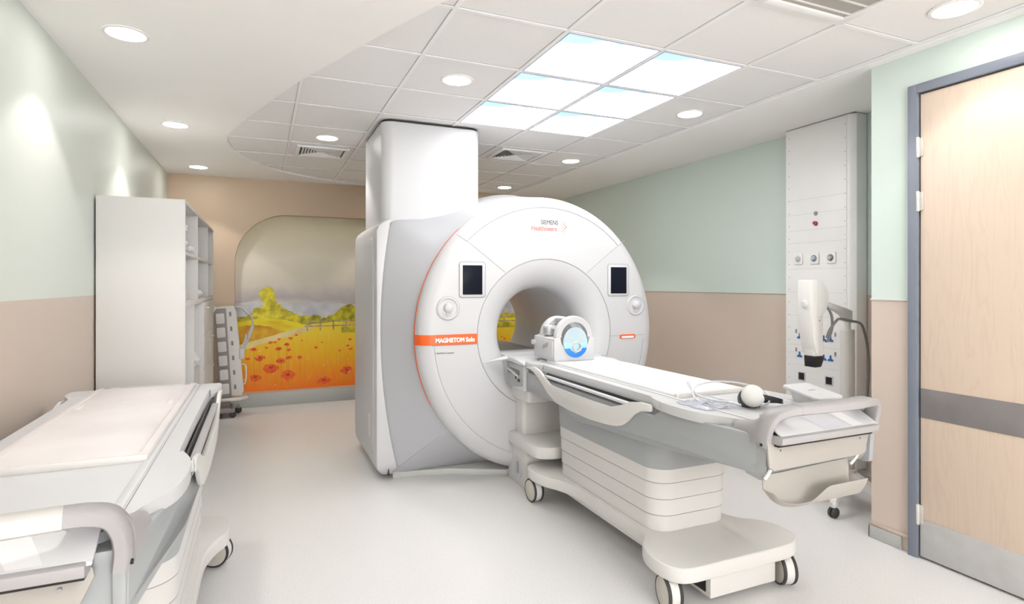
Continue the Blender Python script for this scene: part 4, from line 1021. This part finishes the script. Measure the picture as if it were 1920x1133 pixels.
# ------------------------------------------------------------------ medical supply column on the right wall
mp = empty('medical_supply_panel', (4.02, 3.22, 0), 'tall white wall panel with gas outlets and blue sockets on the right wall', 'medical panel')
FX = .0
b = MB(); b.prism([(.13, -.325), (.02, -.325)] + [(.06 - .05 * math.cos(a), -.30 + .0 - .03 * math.sin(a)) for a in (0.9, .5)] + [(.0, -.285), (.0, .285), (.02, .30), (.13, .30)], 'z', .12, 2.768, .003)
b.build('panel_body', PLATE, mp, ang=.9)
b = MB(); b.box(-.004, .004, -.262, .262, .13, 2.762, .001); fr_ = b.build('front_plate', PLATE, mp)
b = MB(); b.box(.005, .13, -.32, .29, 2.766, 2.775); b.build('top_gap', DGREY, mp)
b = MB()
for z in (2.18, 2.06, 1.93, 1.83, 1.62, 1.43, 1.24, 1.0, .84, .66): b.box(-.0048, -.0036, -.262, .262, z - .001, z + .001)
b.build('plate_joint', PALEGREY, fr_)
b = MB()
for z in [.62 + .104 * k for k in range(21)]:
    for s_ in (-1, 1): b.cyl((-.0055, s_ * .249, z), (-.003, s_ * .249, z), .0035, n=8)
b.build('screws', SOCKG, fr_)
for y in (3.377, 3.229, 3.084):
    yl = y - 3.22; 
    b = MB(); b.prism(rrect(yl - .042, yl + .042, 1.655, 1.745, .012), 'x', -.014, -.003, .003); g_ = b.build('gas_outlet', PLATE, mp)
    b = MB(); b.lathe([(.0005, -.032), (.011, -.032), (.016, -.026), (.017, -.018), (.026, -.017), (.028, -.012)], (0, yl, 1.70), 'x', 28); b.build('outlet_valve', SILVER, g_)
    b = MB(); b.lathe([(.019, -.0185), (.0235, -.019), (.0245, -.016)], (0, yl, 1.70), 'x', 28); b.build('outlet_ring', {3.377: PALEGREY, 3.229: BLUE, 3.084: BLACK}[y], g_)
b = MB(); b.lathe([(.0005, -.008), (.016, -.008), (.018, -.003)], (0, .0, 2.055), 'x', 20); b.build('round_switch', SOCKG, mp)
b = MB(); b.prism([(.02, 1.975), (-.005, 1.955), (-.022, 1.972), (-.012, 1.992), (.012, 1.995)], 'x', -.02, -.003, .003); b.build('red_pull', RED, mp)
for zc in (1.075, .925):
    for yy_ in (3.367, 3.297, 3.148, 3.089):
        yl = yy_ - 3.22
        b = MB(); b.prism([(yl - .024, zc - .022), (yl + .024, zc - .022), (yl + .020, zc - .008), (yl + .006, zc - .004), (yl + .005, zc + .022), (yl - .005, zc + .022), (yl - .006, zc - .004), (yl - .020, zc - .008)], 'x', -.010, -.003); b.build('power_socket', BLUE, mp)
    for yy_ in (3.40, 3.262, 3.19, 3.05):
        yl = yy_ - 3.22
        b = MB(); b.box(-.010, -.003, yl - .006, yl + .006, zc + .02, zc + .052, .002); b.build('socket_switch', SOCKG, mp)
for yy_ in (3.347, 3.102):
    yl = yy_ - 3.22
    b = MB(); b.box(-.009, -.003, yl - .034, yl + .034, .71, .785, .002); d_ = b.build('data_outlet', WHITE, mp)
    b = MB(); b.box(-.011, -.008, yl - .026, yl + .026, .722, .778, .001); b.build('outlet_opening', BLACK, d_)
b = MB(); b.box(-.0055, -.0035, .06, .16, .638, .646); b.box(-.0055, -.0035, .08, .15, .622, .634); b.cyl((-.006, .19, .625), (-.003, .19, .625), .012, n=14); b.cyl((-.006, -.26, .62), (-.003, -.26, .62), .012, n=12)
b.build('label_plate', SOCKG, mp)

# ------------------------------------------------------------------ contrast injector on a wheeled stand
PXC, PYC = 3.62, 2.66
inj = empty('contrast_injector', (PXC, PYC, 0), 'pale grey contrast injector on castored stand behind foot of docked table', 'injector')
b = MB(); b.cyl((0, 0, .20), (0, 0, 1.19), .043, n=36, bev=.004); b.build('stand_column', PALEGREY, inj)
b = MB(); b.cyl((0, 0, 1.185), (0, 0, 1.26), .020, n=20); b.build('stand_spigot', CREAM, inj)
b = MB()
for a in (200, 128, 56, -16, 272):
    ca_, sa_ = math.cos(math.radians(a)), math.sin(math.radians(a))
    b.loft([[(ca_ * d_ - sa_ * q[0] * w_, sa_ * d_ + ca_ * q[0] * w_, z_ + q[1] * h_) for q in ((-1, -1), (1, -1), (.8, 1), (-.8, 1))] for d_, z_, w_, h_ in ((.03, .20, .035, .05), (.14, .175, .028, .028), (.25, .120, .024, .022), (.285, .095, .022, .02))])
b.cyl((0, 0, .13), (0, 0, .26), .07, .055, n=32, bev=.008)
bs_ = b.build('star_base', CREAM, inj, ang=.7)
for a in (200, 128, 56, -16, 272):
    x, y = .275 * math.cos(math.radians(a)), .275 * math.sin(math.radians(a))
    b = MB(); b.cyl((x, y, .065), (x, y, .10), .019, n=18, bev=.002); k_ = b.build('caster', SILVER, inj)
    for s_ in (-1, 1):
        b = MB(); b.lathe([(.0005, -.010), (.024, -.010), (.032, -.006), (.034, 0), (.032, .006), (.024, .010), (.0005, .010)], (x, y + s_ * .013, .034), 'y', 24); b.build('wheel', RUBBER, k_, ang=.8)
# arm
HX, HY = 3.345 - PXC, -.02
b = MB(); b.loft([[(x, HY * f_ + q[0] * .020, z + q[1] * h_) for q in ((-1, -1), (1, -1), (1, 1), (-1, 1))] for x, z, h_, f_ in ((.022, 1.275, .040, 0), (-.03, 1.29, .042, .1), (-.07, 1.315, .026, .4), (-.16, 1.345, .018, .8), (HX, 1.372, .018, 1))]); b.build('support_arm', PALEGREY, inj)
b = MB(); b.cyl((HX, HY, 1.34), (HX, HY, 1.41), .018, n=18); b.build('arm_joint', TAUPE, inj)
# injector head: upright slab, dome, long barrel and black nose
b = MB(); b.prism([(3.245 - PXC + .10 * math.cos(a), 1.405 + .118 * math.sin(a)) for a in [-PI / 2 + PI * k / 18 for k in range(19)]], 'y', HY - .055, HY + .055, .006); b.build('rear_dome', PALEGREY, inj)
b = MB(); b.prism([(3.195 - PXC, 1.525), (3.262 - PXC, 1.525), (3.266 - PXC, 1.05), (3.238 - PXC, 1.05), (3.212 - PXC, 1.17), (3.193 - PXC, 1.30)], 'y', HY - .050, HY + .060, .010); b.build('head_housing', CREAM, inj)
b = MB(); b.prism(rrect(3.232 - PXC, 3.318 - PXC, 1.033, 1.37, .01), 'y', HY - .035, HY + .04, .006); b.box(3.262 - PXC, 3.285 - PXC, HY - .040, HY - .034, 1.26, 1.266, mi=1); b.build('barrel', [PALEGREY, DGREY], inj)
b = MB(); b.prism([(3.232 - PXC, 1.034), (3.318 - PXC, 1.034), (3.312 - PXC, 1.00), (3.295 - PXC, .965), (3.238 - PXC, .963)], 'y', HY - .04, HY + .04, .004); b.build('nose', BLACK, inj)
b = MB(); b.lathe([(.0005, -.02), (.018, -.02), (.024, -.010), (.025, 0)], (3.196 - PXC, HY, 1.37), 'x', 20); b.build('side_knob', WHITE, inj)
b = MB()
b.tube([(3.36 - PXC, HY - .02, 1.36), (3.385 - PXC, HY - .04, 1.30), (3.38 - PXC, HY - .05, 1.22), (3.345 - PXC, HY - .05, 1.14), (3.325 - PXC, HY - .045, 1.13)], .0085, 10, smooth=6)
b.tube([(3.33 - PXC, HY - .05, 1.15), (3.345 - PXC, HY - .06, 1.20), (3.40 - PXC, HY - .06, 1.255), (3.48 - PXC, -.05, 1.268), (3.55 - PXC, -.07, 1.255), (.03, -.07, 1.235), (.10, -.05, 1.17), (.16, -.03, 1.06), (.20, -.01, .92), (.20, 0, .75), (.19, .0, .60), (.18, .0, .50)], .0085, 10, smooth=6)
b.tube([(.18, .0, .52), (.18, .0, .42), (.15, -.02, .33), (.11, -.04, .33), (.12, -.03, .42), (.17, -.01, .49)], .006, 8, smooth=6)
b.build('cable', CABLE, inj)
